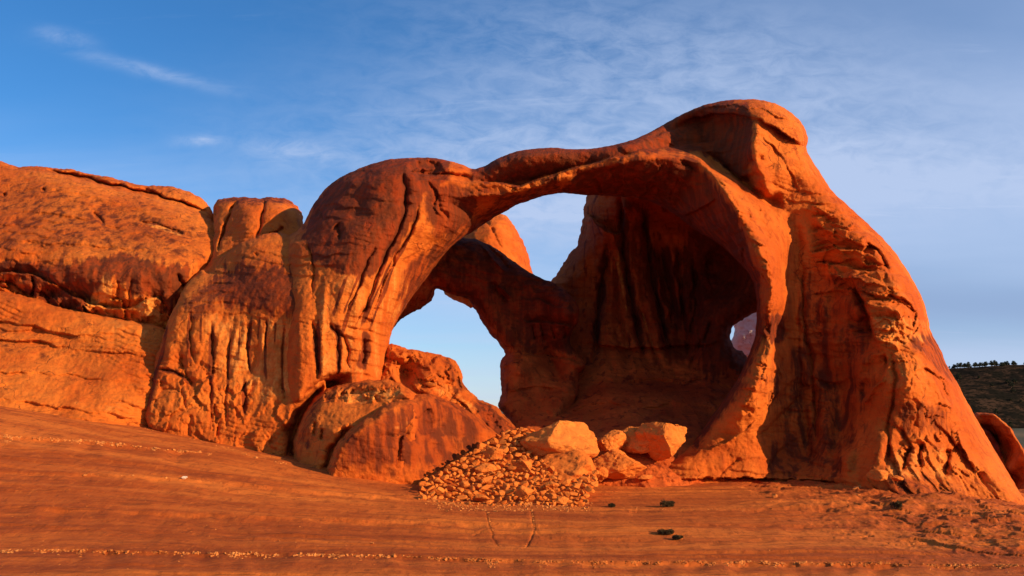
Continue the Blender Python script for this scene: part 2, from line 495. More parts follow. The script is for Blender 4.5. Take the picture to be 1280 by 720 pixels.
F_st = [('g', [(362, 590), (364, 548), (376, 516), (393, 492), (412, 480), (440, 472)], 7, 4.0), 
    # overhanging upper slab of the span
    ('s', [(905, 176), (850, 184), (800, 193), (760, 203)], 8, .8), ('s', [(560, 226), (540, 225), (520, 224)], 8, .8),
    ('g', [(592, 222), (560, 219), (530, 217), (510, 213)], 4, 1.2),
    ('g', [(512, 210), (545, 206), (548, 213), (520, 214)], 6, 1.6),
    ('g', [(575, 243), (610, 245), (650, 240), (700, 222)], 5, -.5),
    # alcove rim (ridge) and the diagonal dark channel beside it
    ('g', [(868, 196), (900, 230), (930, 270), (955, 315), (968, 370), (966, 430), (948, 490), (915, 545)], 15, -1.5),
    ('s', [(975, 275), (950, 250), (925, 228), (900, 205), (876, 186)], 15, 1.4),
    ('g', [(878, 188), (905, 210), (935, 233), (965, 250), (985, 265)], 7, 1.4),
    ('g', [(990, 262), (998, 310), (994, 370), (996, 440), (1004, 500), (1008, 560), (1004, 600)], 8, .8), ('b', (968, 412, 14, 16, 20), 1.4), ('b', (950, 345, 10, 22, -20), .8), ('b', (1045, 430, 14, 55, 6), -1.1), ('b', (1032, 540, 13, 36, 0), -1.5), ('b', (1072, 470, 10, 36, 10), -1.2), ('b', (1022, 480, 10, 24, -30), -1.1), ('b', (1058, 575, 10, 22, 0), -1.3), ('b', (1030, 390, 8, 24, 0), -.8), ('s', [(1012, 366), (1045, 362), (1070, 372)], 12, .6), ('s', [(1010, 470), (1040, 480), (1070, 470)], 12, .6), ('s', [(950, 520), (975, 490), (1000, 470)], 10, .7), ('s', [(940, 548), (965, 530), (990, 500), (1004, 490)], 9, .8), ('s', [(955, 590), (975, 560), (1000, 545)], 10, .6), ('s', [(975, 480), (960, 510), (930, 540)], 14, .5),
    ('g', [(1004, 330), (1006, 420), (1018, 460), (1020, 560)], 3, 1.1),
    ('g', [(945, 150), (940, 180), (945, 205), (960, 232), (965, 250)], 8, -1.0),
    
    ('s', [(838, 574), (865, 568), (900, 556), (930, 540)], 10, -.5),
    # beds on the tower
    ('s', [(850, 152), (880, 143), (915, 141), (945, 147), (968, 158), (990, 172), (1010, 188)], 16, 1.5), ('s', [(880, 134), (920, 131), (955, 137), (985, 150)], 8, .6), ('b', (955, 190, 14, 22, 0), -.8), ('b', (975, 215, 12, 20, 20), -.7), ('s', [(948, 165), (970, 185), (985, 210), (1000, 240)], 10, .6),
    ('s', [(905, 150), (870, 155), (835, 164), (805, 176)], 9, .7),
    ('s', [(1095, 292), (1060, 288), (1030, 285), (1012, 292)], 8, 1.1),
    ('s', [(1085, 276), (1050, 268), (1020, 272)], 7, .9),
    ('s', [(1140, 350), (1112, 342), (1080, 338), (1050, 332), (1012, 328)], 9, 1.3),
    ('s', [(1150, 372), (1120, 365), (1098, 352), (1080, 340)], 7, .7),
    ('g', [(1080, 300), (1100, 315), (1112, 338)], 2.5, .9),
    ('s', [(1163, 412), (1140, 408), (1115, 398), (1090, 398)], 8, .9),
    ('g', [(1110, 365), (1125, 378), (1145, 392)], 2.5, .8),
    ('s', [(808, 601), (860, 600), (895, 595), (925, 596), (955, 599), (985, 598), (1060, 603)], 7, 2.6), ('g', [(925, 572), (908, 585), (898, 596)], 2.0, .4),
    # the broken shoulder: edge between the shadowed face and the sunlit face
    ('s', [(1062, 345), (1080, 372), (1088, 400), (1095, 425), (1100, 440)], 30, 3.2),
    ('s', [(1105, 440), (1112, 455), (1106, 470), (1090, 490), (1078, 505)], 16, 1.6),
    ('g', [(1112, 440), (1120, 462), (1118, 500), (1108, 530), (1112, 560), (1108, 590)], 4, .8),
    ('g', [(1078, 505), (1095, 485), (1106, 470)], 3, -.7),
    ('b', (1075, 555, 18, 28, 0), -1.0), ('b', (1100, 560, 16, 32, 10), -1.4), ('b', (1140, 470, 24, 34, -20), -1.0),
    ('s', [(1100, 520), (1128, 535), (1140, 555), (1138, 568)], 10, .9),
    ('g', [(1128, 590), (1132, 570), (1140, 558)], 4, 1.6), ('g', [(1150, 585), (1148, 565), (1155, 555)], 3.5, 1.3),
    ('g', [(1180, 595), (1186, 575), (1182, 562)], 5, 1.6), ('g', [(1108, 575), (1112, 555)], 2, .8),
    ('s', [(1150, 458), (1175, 470), (1190, 500)], 12, .8), ('s', [(1165, 520), (1200, 560), (1230, 600)], 12, .7),
    ('g', [(1230, 625), (1240, 655), (1250, 690)], 4, 1.3), ('g', [(1190, 640), (1200, 670), (1225, 700)], 4, .8),
    # intrados joints
    ('s', [(780, 215), (830, 235), (870, 262), (915, 296), (938, 330)], 12, 1.2),
    ('s', [(745, 230), (790, 225), (820, 232)], 9, .7),
    ('s', [(900, 330), (925, 345), (935, 360)], 6, .6),
    # left shoulder: three long joints that run down to the pier
    ('g', [(507, 232), (508, 262), (500, 285), (488, 305), (478, 330), (466, 360), (454, 390), (440, 410)], 2.6, 1.1),
    ('g', [(524, 250), (520, 275), (508, 300), (492, 325), (480, 355), (468, 390)], 2.4, .9),
    ('g', [(470, 305), (455, 340), (445, 365), (432, 395)], 2.4, .7),
    ('s', [(535, 225), (548, 240), (545, 262), (560, 280)], 10, .8),
    ('g', [(505, 215), (507, 235), (510, 262)], 5, .9), ('g', [(455, 205), (450, 240), (448, 280)], 10, .35),
    ('g', [(392, 255), (398, 240), (406, 232)], 5, 1.2), ('g', [(393, 268), (400, 262), (402, 275)], 3, .6), ('g', [(418, 280), (426, 290), (425, 300)], 4, .7),
    ('g', [(383, 302), (391, 318), (394, 345), (390, 370)], 2, .7),
    ('g', [(390, 400), (396, 430), (398, 475)], 2.6, .8), ('g', [(421, 405), (423, 440), (422, 470)], 2.6, .8),
    ('g', [(455, 420), (456, 445), (452, 460)], 4, .7), ('g', [(412, 400), (420, 415), (434, 425), (436, 460)], 2.4, .6),
    ('s', [(497, 330), (515, 318), (545, 300)], 10, .5),
    ('g', [(545, 245), (552, 262), (563, 276)], 5, .5),
]
blocky = [(1010, 240), (1090, 285), (1150, 380), (1165, 420), (1100, 450), (1060, 380), (1010, 330)]
blocky2 = [(1100, 560), (1150, 535), (1200, 530), (1240, 590), (1290, 640), (1330, 745), (1080, 745), (1060, 600)]
rim_rough = [(880, 190), (960, 260), (985, 400), (980, 500), (930, 530), (920, 500), (950, 430), (930, 300)]
shoulder_v = [(380, 295), (390, 255), (430, 215), (480, 198), (560, 197), (560, 225), (530, 240), (515, 275), (495, 310), (470, 340), (440, 345), (412, 336), (395, 325)]
F_paint = [
    ('varnish', [(507, 225), (510, 262), (502, 288), (490, 308), (480, 333), (468, 362), (456, 395), (446, 420)], 2.2, 1.2, 'line'),
    ('varnish', [(503, 300), (490, 325), (476, 355), (462, 385), (452, 410)], 1.6, 1.2, 'line'),
    ('varnish', [(524, 250), (520, 277), (508, 302), (494, 328), (482, 360), (468, 395), (460, 420)], 1.8, 1.2, 'line'),
    ('varnish', [(500, 315), (488, 345), (474, 378), (464, 405)], 1.2, 1.1, 'line'),
    ('varnish', [(472, 300), (456, 340), (446, 365), (433, 398), (425, 430)], 1.8, 1.1, 'line'),
    ('varnish', [(455, 330), (440, 365), (428, 395)], 1.4, 1.0, 'line'), ('varnish', [(436, 340), (424, 370), (415, 400)], 1.6, 1.0, 'line'),
    ('varnish', [(421, 400), (424, 440), (422, 472)], 2.5, 1.1, 'line'), ('varnish', [(398, 395), (397, 440), (401, 475)], 2.5, 1.1, 'line'),
    ('varnish', [(455, 412), (458, 440), (450, 465)], 5, 1.1, 'line'), ('varnish', [(410, 405), (424, 420), (428, 440)], 2, 1.0, 'line'),
    ('varnish', [(530, 232), (560, 232), (600, 245), (590, 285), (545, 300), (535, 270)], 8, .7, 3),
    ('varnish', shoulder_v, 6, 1.0, 3),
    ('varnish', [(592, 208), (660, 183), (800, 168), (860, 136), (900, 124), (935, 132), (940, 150), (935, 225), (880, 190), (800, 188), (700, 214), (650, 232), (590, 224)], 7, 1.2, 2),  # varnished upper span; on the tower flank shade is painted in too
    ('varnish', [(540, 240), (620, 250), (700, 240), (700, 215), (650, 240), (560, 228)], 6, .5, 0),  # shade under the span's lower band, put into the colour
    ('varnish', [(500, 340), (560, 290), (640, 240), (740, 235), (740, 250), (620, 280), (550, 370), (500, 400)], 6, .5, 0),  # shade on the left jamb and lip, painted in
    ('varnish', [(720, 212), (800, 196), (865, 196), (890, 222), (930, 290), (950, 345), (956, 420), (925, 490), (870, 560), (840, 520), (940, 400), (900, 320), (800, 250), (700, 245)], 7, .7, 4),  # intrados shade deepened by colour
    ('varnish', [(955, 470), (1000, 430), (1060, 440), (1070, 480), (1050, 600), (950, 600), (975, 540)], 10, .42, 6), ('varnish', [(955, 392), (980, 395), (982, 425), (962, 430)], 4, .7, 2),  # shade that narrows the sunlit rim, painted in as colour
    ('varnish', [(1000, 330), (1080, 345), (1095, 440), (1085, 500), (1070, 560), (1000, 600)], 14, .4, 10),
    ('varnish', [(1120, 425), (1170, 415), (1195, 480), (1180, 470), (1150, 440)], 5, .4, 3),
    ('varnish', [(1110, 500), (1180, 505), (1190, 540), (1130, 545)], 8, .4, 5),
    ('varnish', [(1120, 590), (1290, 640), (1320, 740), (1080, 740), (1060, 650)], 10, .45, 5),
    ('pale', [(392, 380), (430, 330), (470, 330), (520, 330), (500, 400), (480, 470), (400, 480)], 9, .38, 5),
    ('pale', [(1085, 395), (1110, 395), (1160, 400), (1165, 425), (1105, 440)], 5, .55, 2),
    ('pale', [(1125, 560), (1180, 560), (1190, 600), (1100, 600)], 5, .5, 3),
    ('pale', [(1115, 470), (1150, 450), (1170, 480), (1130, 500)], 6, .3, 2),
    ('pale', [(900, 220), (960, 330), (975, 420), (950, 500), (960, 380), (930, 290)], 6, .3, 2),
]
flute_left = [(352, 350), (520, 330), (500, 400), (480, 460), (480, 620), (352, 620)]
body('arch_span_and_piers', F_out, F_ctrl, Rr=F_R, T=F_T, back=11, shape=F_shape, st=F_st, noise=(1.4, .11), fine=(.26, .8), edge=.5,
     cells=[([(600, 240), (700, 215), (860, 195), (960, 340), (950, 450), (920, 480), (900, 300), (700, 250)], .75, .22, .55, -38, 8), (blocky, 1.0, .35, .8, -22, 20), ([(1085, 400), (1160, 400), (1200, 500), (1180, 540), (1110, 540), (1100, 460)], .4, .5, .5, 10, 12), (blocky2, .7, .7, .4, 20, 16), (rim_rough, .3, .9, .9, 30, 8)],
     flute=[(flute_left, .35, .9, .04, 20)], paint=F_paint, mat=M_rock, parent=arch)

# ---- alcove back wall
H_out = [(760, 190), (742, 215), (735, 244), (731, 258), (728, 270), (728, 284), (724, 296), (718, 310), (709, 324), (697, 339), (688, 352), (676, 372), (660, 400), (650, 500),
         (640, 620), (975, 640), (975, 470), (940, 455), (930, 441), (920, 436), (915, 430), (913, 422), (914, 408), (921, 403), (932, 398), (948, 386), (975, 376), (985, 250), (930, 190), (850, 170)]
H_ctrl = [(790, 222, 93), (840, 240, 89), (890, 262, 88), (740, 230, 99), (700, 340, 99), (760, 300, 96), (750, 420, 95), (700, 480, 92), (830, 280, 97), (830, 400, 97), (880, 330, 95), (910, 400, 90), (940, 300, 90), (950, 500, 86),
          (900, 470, 90), (830, 470, 92), (760, 490, 88), (700, 540, 80), (800, 540, 77), (880, 540, 78), (740, 600, 70.5), (800, 570, 73), (860, 590, 72), (660, 600, 71), (930, 600, 73)]
H_st = [
    ('s', [(778, 330), (770, 300), (760, 285), (745, 278), (732, 268)], 18, 1.5),
    ('s', [(732, 262), (750, 285), (776, 293), (780, 270), (776, 245)], 14, -2.0),
    ('g', [(776, 240), (778, 300), (784, 350), (796, 410), (806, 455)], 5, 2.4),
    ('g', [(758, 300), (757, 340), (748, 370), (742, 460)], 5, 1.8),
    ('g', [(803, 250), (808, 310), (818, 360), (832, 420), (842, 460)], 5, 2.0),
    ('g', [(822, 300), (830, 350), (845, 400), (850, 450)], 7, 2.4),
    ('g', [(845, 300), (850, 350), (855, 400), (862, 450)], 5, 2.0),
    ('g', [(868, 330), (870, 380), (864, 420), (858, 450)], 5, 1.6),
    ('g', [(766, 320), (768, 350), (775, 400), (790, 450)], 3.5, 1.0),
    ('g', [(795, 370), (812, 420), (822, 460)], 2.6, .9), ('g', [(878, 420), (872, 440), (860, 462)], 3, .9), ('g', [(890, 400), (880, 430)], 4, .9),
    ('b', (790, 340, 9, 50, -12), -1.6), ('b', (842, 340, 8, 50, -10), -1.2), ('b', (815, 400, 6, 40, -15), -1.0),
    ('s', [(720, 428), (760, 430), (800, 436), (850, 432), (900, 428)], 14, 2.2),
    ('s', [(780, 478), (820, 472), (850, 480), (880, 472)], 8, 1.0),
    ('s', [(700, 520), (750, 500), (800, 510), (850, 505)], 8, .7),
    ('b', (800, 500, 60, 14, 0), -1.0),
    ('g', [(770, 250), (860, 260), (900, 300)], 8, 1.0), ('b', (905, 340, 26, 30, 0), 3.0),
]
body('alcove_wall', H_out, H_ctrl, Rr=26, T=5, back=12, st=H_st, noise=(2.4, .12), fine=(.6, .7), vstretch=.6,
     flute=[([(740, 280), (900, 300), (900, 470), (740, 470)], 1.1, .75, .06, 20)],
     paint=[('varnish', [(860, 270), (960, 270), (960, 470), (880, 470), (850, 380)], 14, .6, 12), ('pale', [(772, 310), (776, 350), (786, 400)], 3.5, 0.50, 'line'), ('pale', [(764, 320), (765, 360)], 2.5, 0.40, 'line'), ('pale', [(812, 340), (826, 400), (838, 450)], 2.5, 0.40, 'line'), ('pale', [(800, 380), (815, 430), (822, 460)], 2.0, 0.45, 'line'), ('pale', [(845, 400), (850, 430), (848, 460)], 2.2, 0.40, 'line'), ('pale', [(870, 400), (862, 440), (852, 460)], 2.0, 0.40, 'line'), ('pale', [(750, 390), (752, 440)], 3.0, 0.35, 'line'), ('varnish', [(780, 250), (783, 330), (795, 400), (806, 450)], 4.0, 1.0, 'line'), ('varnish', [(757, 300), (752, 360), (744, 440)], 5.0, 1.0, 'line'), ('varnish', [(806, 250), (812, 320), (826, 390), (838, 440)], 4.0, 1.0, 'line'), ('varnish', [(832, 300), (840, 360), (850, 420)], 5.0, 1.0, 'line'), ('varnish', [(856, 300), (858, 380), (860, 430)], 4.0, 1.0, 'line')],  # first patch puts the right wall's shade into the colour
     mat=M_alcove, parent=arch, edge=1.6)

# ---- inner rib that slopes down to the middle of the picture, with the column under it
I_out = [(500, 330), (530, 290), (556, 290), (578, 296), (594, 299), (608, 304), (622, 312), (640, 325), (655, 336), (666, 343), (678, 348), (690, 352), (704, 362), (718, 373), (724, 388),
         (724, 402), (716, 411), (712, 425), (716, 437), (730, 452), (732, 458), (722, 470), (724, 490), (714, 510), (704, 540), (700, 620), (640, 620), (640, 545), (632, 522), (622, 507), (626, 497), (628, 488),
         (626, 474), (625, 462), (627, 448), (633, 441), (622, 428), (614, 419), (608, 410), (602, 400), (594, 388), (589, 378), (583, 372), (572, 369), (558, 367), (549, 362), (544, 361), (541, 375), (530, 383), (512, 392), (499, 402), (489, 416), (470, 424), (468, 340)]
I_ctrl = [(530, 330, 88), (510, 380, 89), (490, 400, 89), (580, 300, 92), (600, 340, 90), (560, 350, 89), (640, 350, 91), (640, 400, 90), (690, 380, 88), (700, 400, 86), (690, 430, 91), (650, 450, 89), (690, 480, 88), (660, 520, 84), (700, 600, 74), (640, 600, 74)]
I_st = [
    ('g', [(592, 296), (606, 312), (622, 330), (633, 342)], 2.0, -.8), ('g', [(597, 293), (612, 309), (628, 326), (640, 338)], 4.5, 1.6),
    ('s', [(724, 408), (700, 404), (670, 405), (655, 400)], 14, 2.0), ('g', [(622, 355), (632, 368), (638, 374)], 3, -1.4), ('g', [(614, 350), (622, 366), (634, 380)], 4, .9),
    ('s', [(728, 455), (705, 448), (680, 444), (640, 445)], 6, 1.6),
    ('b', (655, 462, 18, 14, 0), -1.4), ('b', (690, 455, 8, 20, -20), 1.6), ('s', [(632, 490), (660, 482), (700, 486)], 8, .9),
    ('g', [(665, 405), (667, 425)], 2, .8), ('g', [(678, 405), (680, 428)], 2, .8), ('g', [(692, 405), (694, 425)], 2, .8), ('g', [(706, 405), (706, 422)], 2, .8),
    ('s', [(722, 390), (690, 380), (660, 372), (640, 378)], 12, .8),
]
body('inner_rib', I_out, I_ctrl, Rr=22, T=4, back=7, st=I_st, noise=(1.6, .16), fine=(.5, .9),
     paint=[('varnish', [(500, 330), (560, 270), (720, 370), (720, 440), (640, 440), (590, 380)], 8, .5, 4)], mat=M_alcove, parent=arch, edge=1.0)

# ---- sunlit dome seen through the window
D_out = [(540, 320), (560, 295), (580, 280), (600, 271), (618, 266), (630, 268), (641, 280), (650, 295), (657, 310), (662, 325), (666, 343), (672, 380), (560, 385)]
dm = body('sunlit_dome', D_out, [(560, 300, 139), (600, 290, 133), (640, 310, 134), (600, 350, 129), (650, 350, 132)], Rr=30, T=8, back=12, noise=(1, .15), fine=(.35, 1.0),
     st=[('g', [(603, 272), (612, 282)], 2, .6), ('g', [(612, 284), (620, 295), (628, 310)], 2.5, .6), ('b', (617, 288, 3, 3, 0), .8)], paint=[], mat=M_left)
tag(dm, 'bright orange sunlit dome seen behind the rib through the upper sky window', 'rock dome')

# ---- rock seen through the small alcove gap; pale skylight put into its colour
g = body('far_boulder', [(905, 470), (914, 424), (918, 416), (918, 405), (924, 392), (940, 380), (965, 378), (970, 470)], [(930, 400, 112), (930, 450, 108), (960, 420, 108)], Rr=14, T=4, back=6,
         noise=(.8, .3), fine=(.3, 1.2), mat=rock_mat('skylit_sandstone', base=(.85, .58, .46), light=(.88, .70, .60), dark=(.75, .45, .34), streak=.05, pits=.1))
tag(g, 'rock with pale skylight in its colour, glimpsed through the small gap at the right of the alcove', 'boulder')

# ================================================================== left: domes and cliff
A1 = body('rock_ridge', [(-70, 190), (0, 202), (13, 206), (22, 209), (53, 208), (90, 212), (120, 219), (150, 224), (177, 232), (205, 233), (228, 236), (248, 244), (261, 256), (269, 271), (275, 300), (200, 320), (-70, 320)],
          [(-60, 210, 95), (50, 225, 96), (150, 240, 96), (250, 260, 96), (250, 310, 93), (0, 310, 92)], Rr=22, T=4, back=14, noise=(1.2, .12), fine=(.35, .8),
          st=[('g', [(50, 211), (90, 218), (120, 226), (155, 235), (190, 243), (220, 251), (245, 260), (264, 268)], 3.5, 3.0), ('g', [(178, 233), (190, 240), (205, 248)], 4, 1.2), ('g', [(20, 208), (24, 216)], 3, 1.2)], paint=[('varnish', [(-70, 180), (280, 180), (280, 250), (-70, 220)], 5, .2, 0)], mat=M_left)
tag(A1, 'long low orange rock cap along the skyline behind the big left dome', 'rock ridge')

A2_out = [(-80, 200), (-20, 206), (20, 212), (55, 214), (90, 221), (120, 229), (155, 238), (190, 246), (220, 255), (245, 264), (262, 272), (272, 281), (279, 292), (280, 304), (276, 318), (266, 330), (252, 344), (240, 358),
          (232, 372), (228, 400), (228, 430), (-80, 430)]
A2 = body('rock_dome', A2_out, [(-60, 230, 93), (0, 230, 93), (60, 235, 92), (150, 260, 90), (250, 285, 89), (0, 300, 84), (120, 310, 82.5), (220, 320, 82), (260, 310, 85), (0, 350, 81), (100, 350, 79.5), (180, 360, 79), (220, 360, 80), (0, 385, 82.5), (100, 390, 81.5), (180, 395, 80), (220, 400, 81), (0, 430, 82), (200, 430, 81)],
          Rr=24, T=3, back=14, noise=(1.2, .11), fine=(.38, .8), flute=[([(-80, 320), (240, 320), (240, 430), (-80, 430)], .3, .7, .06, 25)], cells=[([(-80, 340), (40, 350), (110, 374), (240, 360), (240, 430), (-80, 430)], .7, .8, .8, 10, 6)],
          st=[('s', [(30, 378), (0, 356), (-40, 352)], 10, 1.5), ('s', [(215, 392), (200, 372), (180, 376), (160, 388), (120, 384), (108, 378), (70, 358), (40, 344), (20, 342), (-30, 340)], 14, 1.8),
              ('g', [(-10, 352), (8, 350), (24, 362), (40, 372)], 4, 1.2), ('g', [(40, 345), (42, 372)], 3, 1.4), ('b', (70, 365, 22, 8, 0), 1.0), ('g', [(146, 350), (148, 385)], 2.5, .6), ('g', [(164, 350), (160, 390)], 2.5, .6),
              ('g', [(115, 264), (125, 274), (130, 280)], 2.6, .9), ('g', [(170, 276), (190, 280), (205, 284), (230, 292)], 2.4, .9), ('g', [(212, 290), (230, 294)], 2, .6),
              ('g', [(50, 236), (56, 238)], 3, .9), ('g', [(3, 243), (6, 246)], 3, 1.2), ('g', [(220, 342), (228, 355), (238, 365), (242, 375)], 3.5, 1.3),
              ('s', [(0, 232), (80, 238), (150, 254), (230, 280)], 30, .25), ('s', [(0, 262), (90, 268), (170, 292)], 26, .3), ('s', [(20, 300), (110, 306), (200, 314)], 24, .3)],
          paint=[('varnish', [(-80, 325), (60, 330), (150, 318), (240, 335), (225, 370), (210, 400), (195, 372), (165, 365), (135, 345), (110, 378), (60, 350), (-80, 340)], 9, .85, 8),
                 ('varnish', [(30, 345), (110, 372), (105, 392), (60, 380), (30, 365)], 4, .8, 3),
                 ('varnish', [(-80, 225), (60, 228), (190, 256), (265, 290), (250, 320), (150, 320), (-80, 320)], 20, .36, 0),
                 ('pale', [(108, 372), (122, 362), (128, 340), (137, 342), (140, 372), (136, 388), (104, 386)], 3, 1.0, 2), ('pale', [(170, 382), (190, 372), (198, 362), (203, 392), (196, 402), (170, 390)], 3, .95, 2), ('pale', [(178, 278), (200, 282), (228, 292), (222, 294), (190, 284)], 2, .8, 0)],
          mat=M_left)
tag(A2, 'broad smooth orange dome at the left edge with a dark varnished foot', 'rock dome')

kn = body('rock_tower', [(225, 400), (228, 345), (262, 330), (266, 290), (266, 262), (268, 254), (276, 249), (290, 247), (302, 246), (330, 247), (350, 247), (364, 252), (374, 260), (379, 269), (377, 277), (386, 292), (400, 340), (330, 400), (262, 400)],
          [(268, 260, 91), (300, 270, 87), (340, 265, 87), (375, 270, 90), (290, 320, 83), (360, 300, 84), (340, 340, 80)], Rr=12, T=3, back=9, noise=(.8, .2), fine=(.3, 1.0),
          st=[('g', [(298, 250), (290, 260), (283, 275), (278, 296), (272, 315)], 2.4, 2.0), ('s', [(298, 250), (288, 262), (282, 280)], 8, .8), ('g', [(331, 248), (331, 262), (326, 280), (318, 297)], 2.4, 1.8),
              ('b', (352, 262, 20, 16, 0), -1.2), ('b', (310, 275, 14, 24, 10), -1.0), ('g', [(354, 283), (345, 289), (336, 294)], 2.2, 1.3), ('g', [(268, 258), (268, 272)], 3, 1.5), ('g', [(372, 262), (377, 272)], 3, 1.2)],
          paint=[('varnish', [(262, 240), (385, 240), (385, 256), (262, 254)], 4, .5, 0)], mat=M_left)
tag(kn, 'knob of rock split by vertical joints on the skyline between dome and arch', 'rock knob')

C_out = [(262, 342), (268, 330), (280, 318), (294, 308), (310, 300), (328, 293), (346, 290), (362, 294), (378, 302), (388, 314), (393, 330), (394, 348), (400, 380), (404, 430), (406, 480), (420, 620), (250, 620), (205, 548),
         (188, 538), (180, 522), (179, 505), (184, 488), (189, 470), (196, 445), (202, 425), (209, 402), (220, 380), (228, 364), (236, 352), (246, 344), (254, 336)]
fl = [(188, 400), (260, 385), (404, 395), (412, 520), (190, 520)]
C_paint = [('varnish', [(268, 395), (262, 440), (266, 500), (262, 545)], 2.2, 1.0, 'line'), ('varnish', [(240, 380), (234, 420), (238, 460)], 2.5, 1.0, 'line'), ('varnish', [(290, 395), (286, 440), (284, 500)], 1.6, 0.9, 'line'), ('varnish', [(316, 390), (309, 430), (313, 470)], 1.8, 1.0, 'line'), ('varnish', [(300, 400), (298, 450)], 1.2, 0.9, 'line'), ('varnish', [(334, 395), (331, 440), (333, 480)], 1.6, 1.0, 'line'), ('varnish', [(356, 400), (352, 450), (354, 500)], 1.8, 1.0, 'line'), ('varnish', [(374, 400), (376, 460), (374, 500)], 1.6, 0.9, 'line'), ('varnish', [(345, 400), (343, 430)], 1.2, 0.9, 'line'), ('varnish', [(306, 470), (305, 520)], 2.0, 1.1, 'line'), ('varnish', [(325, 395), (322, 425)], 1.3, 0.9, 'line'), ('varnish', [(252, 380), (250, 430)], 1.6, 0.9, 'line'), ('varnish', [(210, 400), (204, 440), (190, 480), (183, 520)], 2.2, 1.1, 'line'), ('varnish', [(196, 462), (222, 465), (240, 484)], 2.0, 1.0, 'line'), ('varnish', [(366, 395), (364, 425)], 1.3, 0.9, 'line'), ('varnish', [(262, 345), (300, 330), (394, 335), (396, 395), (385, 405), (350, 398), (320, 390), (280, 388), (250, 360)], 10, .7, 14),
           ('varnish', [(225, 380), (262, 350), (275, 392), (240, 400)], 5, .5, 8),
           ('pale', [(250, 395), (404, 400), (404, 480), (330, 500), (260, 470)], 16, .52, 12)]
C_st = [('g', [(362, 590), (364, 548), (376, 516), (393, 492), (412, 480)], 6, 3.5), ('g', [(205, 402), (200, 430), (193, 460), (186, 490), (182, 520)], 4, 1.0), ('g', [(226, 440), (230, 470), (240, 482), (232, 475)], 4, 1.0), ('g', [(196, 462), (222, 465), (238, 482)], 2.6, .8),
        ('g', [(265, 400), (268, 440), (262, 480), (266, 540)], 3.4, .9), ('g', [(240, 390), (236, 430), (243, 455)], 4, .8), ('g', [(290, 410), (284, 470), (282, 540)], 3, .8), ('g', [(306, 478), (305, 520)], 3, 1.2),
        ('g', [(316, 400), (308, 440), (312, 470)], 2.4, .7), ('g', [(334, 400), (331, 440)], 2.4, .8), ('g', [(356, 410), (352, 460), (354, 500)], 2.6, .8), ('g', [(374, 405), (376, 460)], 2.4, .8),
        ('g', [(195, 490), (215, 484), (230, 492), (234, 515)], 2.2, .6), ('g', [(240, 520), (236, 545)], 3, .7), ('g', [(268, 500), (272, 550)], 3, .7), ('g', [(396, 400), (398, 440), (400, 475)], 2.6, .8),
        ('s', [(260, 395), (300, 388), (350, 405), (392, 402)], 10, .25), ('g', [(318, 316), (322, 320)], 2, .8), ('g', [(376, 303), (380, 306)], 2.4, .8)]
C_st = [C_st[0]] + [(a, b, w, amp * .7) for a, b, w, amp in C_st[1:]]
cl = body('fluted_cliff', C_out, [(270, 340, 80), (300, 320, 79), (350, 305, 79), (385, 330, 77), (300, 370, 75), (360, 360, 74), (250, 380, 75.5), (215, 410, 75), (300, 420, 74), (380, 430, 72.5), (200, 470, 73.5), (260, 470, 72.8), (330, 500, 71.5), (190, 530, 71), (260, 550, 70), (400, 500, 70.5), (350, 580, 68.5), (400, 610, 67)],
          Rr=12, T=1.6, back=9, noise=(.9, .16), fine=(.3, 1.0), st=C_st, flute=[(fl, .26, .95, .04, 18)], cells=[([(180, 440), (260, 440), (420, 520), (420, 620), (180, 620)], .3, .8, .6, 10, 20)], paint=C_paint, mat=M_left)
tag(cl, 'bright orange cliff with vertical flutes and drips beside the left foot of the arch', 'cliff')

# lower slickrock slope under the dome
S_out = [(-100, 352), (-30, 356), (20, 366), (50, 376), (90, 388), (150, 398), (205, 408), (260, 440), (300, 470), (300, 660), (-100, 660)]
sl = body('slickrock_slope', S_out, [(-80, 380, 79), (0, 380, 79), (100, 400, 78), (200, 415, 78), (0, 440, 75), (100, 450, 75.5), (200, 460, 75.2), (0, 500, 70), (100, 515, 70.5), (170, 525, 71.6), (210, 540, 74), (0, 600, 64), (200, 600, 72), (290, 500, 78)],
          Rr=16, T=2, back=6, noise=(1.0, .12), fine=(.3, .7), vstretch=2.0, ledge=.34,
          st=[('s', [(-60, 428), (40, 424), (90, 436), (150, 440), (200, 446)], 14, .5), ('s', [(-60, 462), (60, 466), (170, 478)], 16, .4), ('s', [(-60, 400), (20, 402), (80, 418), (120, 418)], 12, .6),
              ('s', [(30, 412), (60, 410), (100, 420)], 8, .5), ('s', [(-60, 492), (60, 505), (140, 520), (200, 530)], 12, .4), ('b', (165, 405, 30, 8, 0), -.6)],
          paint=[('pale', [(120, 392), (200, 404), (200, 430), (140, 425)], 8, .35, 0), ('pale', [(90, 500), (180, 505), (180, 530), (100, 520)], 8, .35, 0), ('varnish', [(-80, 405), (100, 420), (180, 450), (-80, 445)], 12, .25, 0)], mat=M_left)
tag(sl, 'layered orange slickrock slope below the big dome at the left edge', 'rock slope')

# ================================================================== mounds in the middle
def mound(name, out, ctrl, label, **kw):
    o = body(name, out, ctrl, mat=kw.pop('mat', M_rock), **kw)
    tag(o, label, 'rock outcrop'); return o

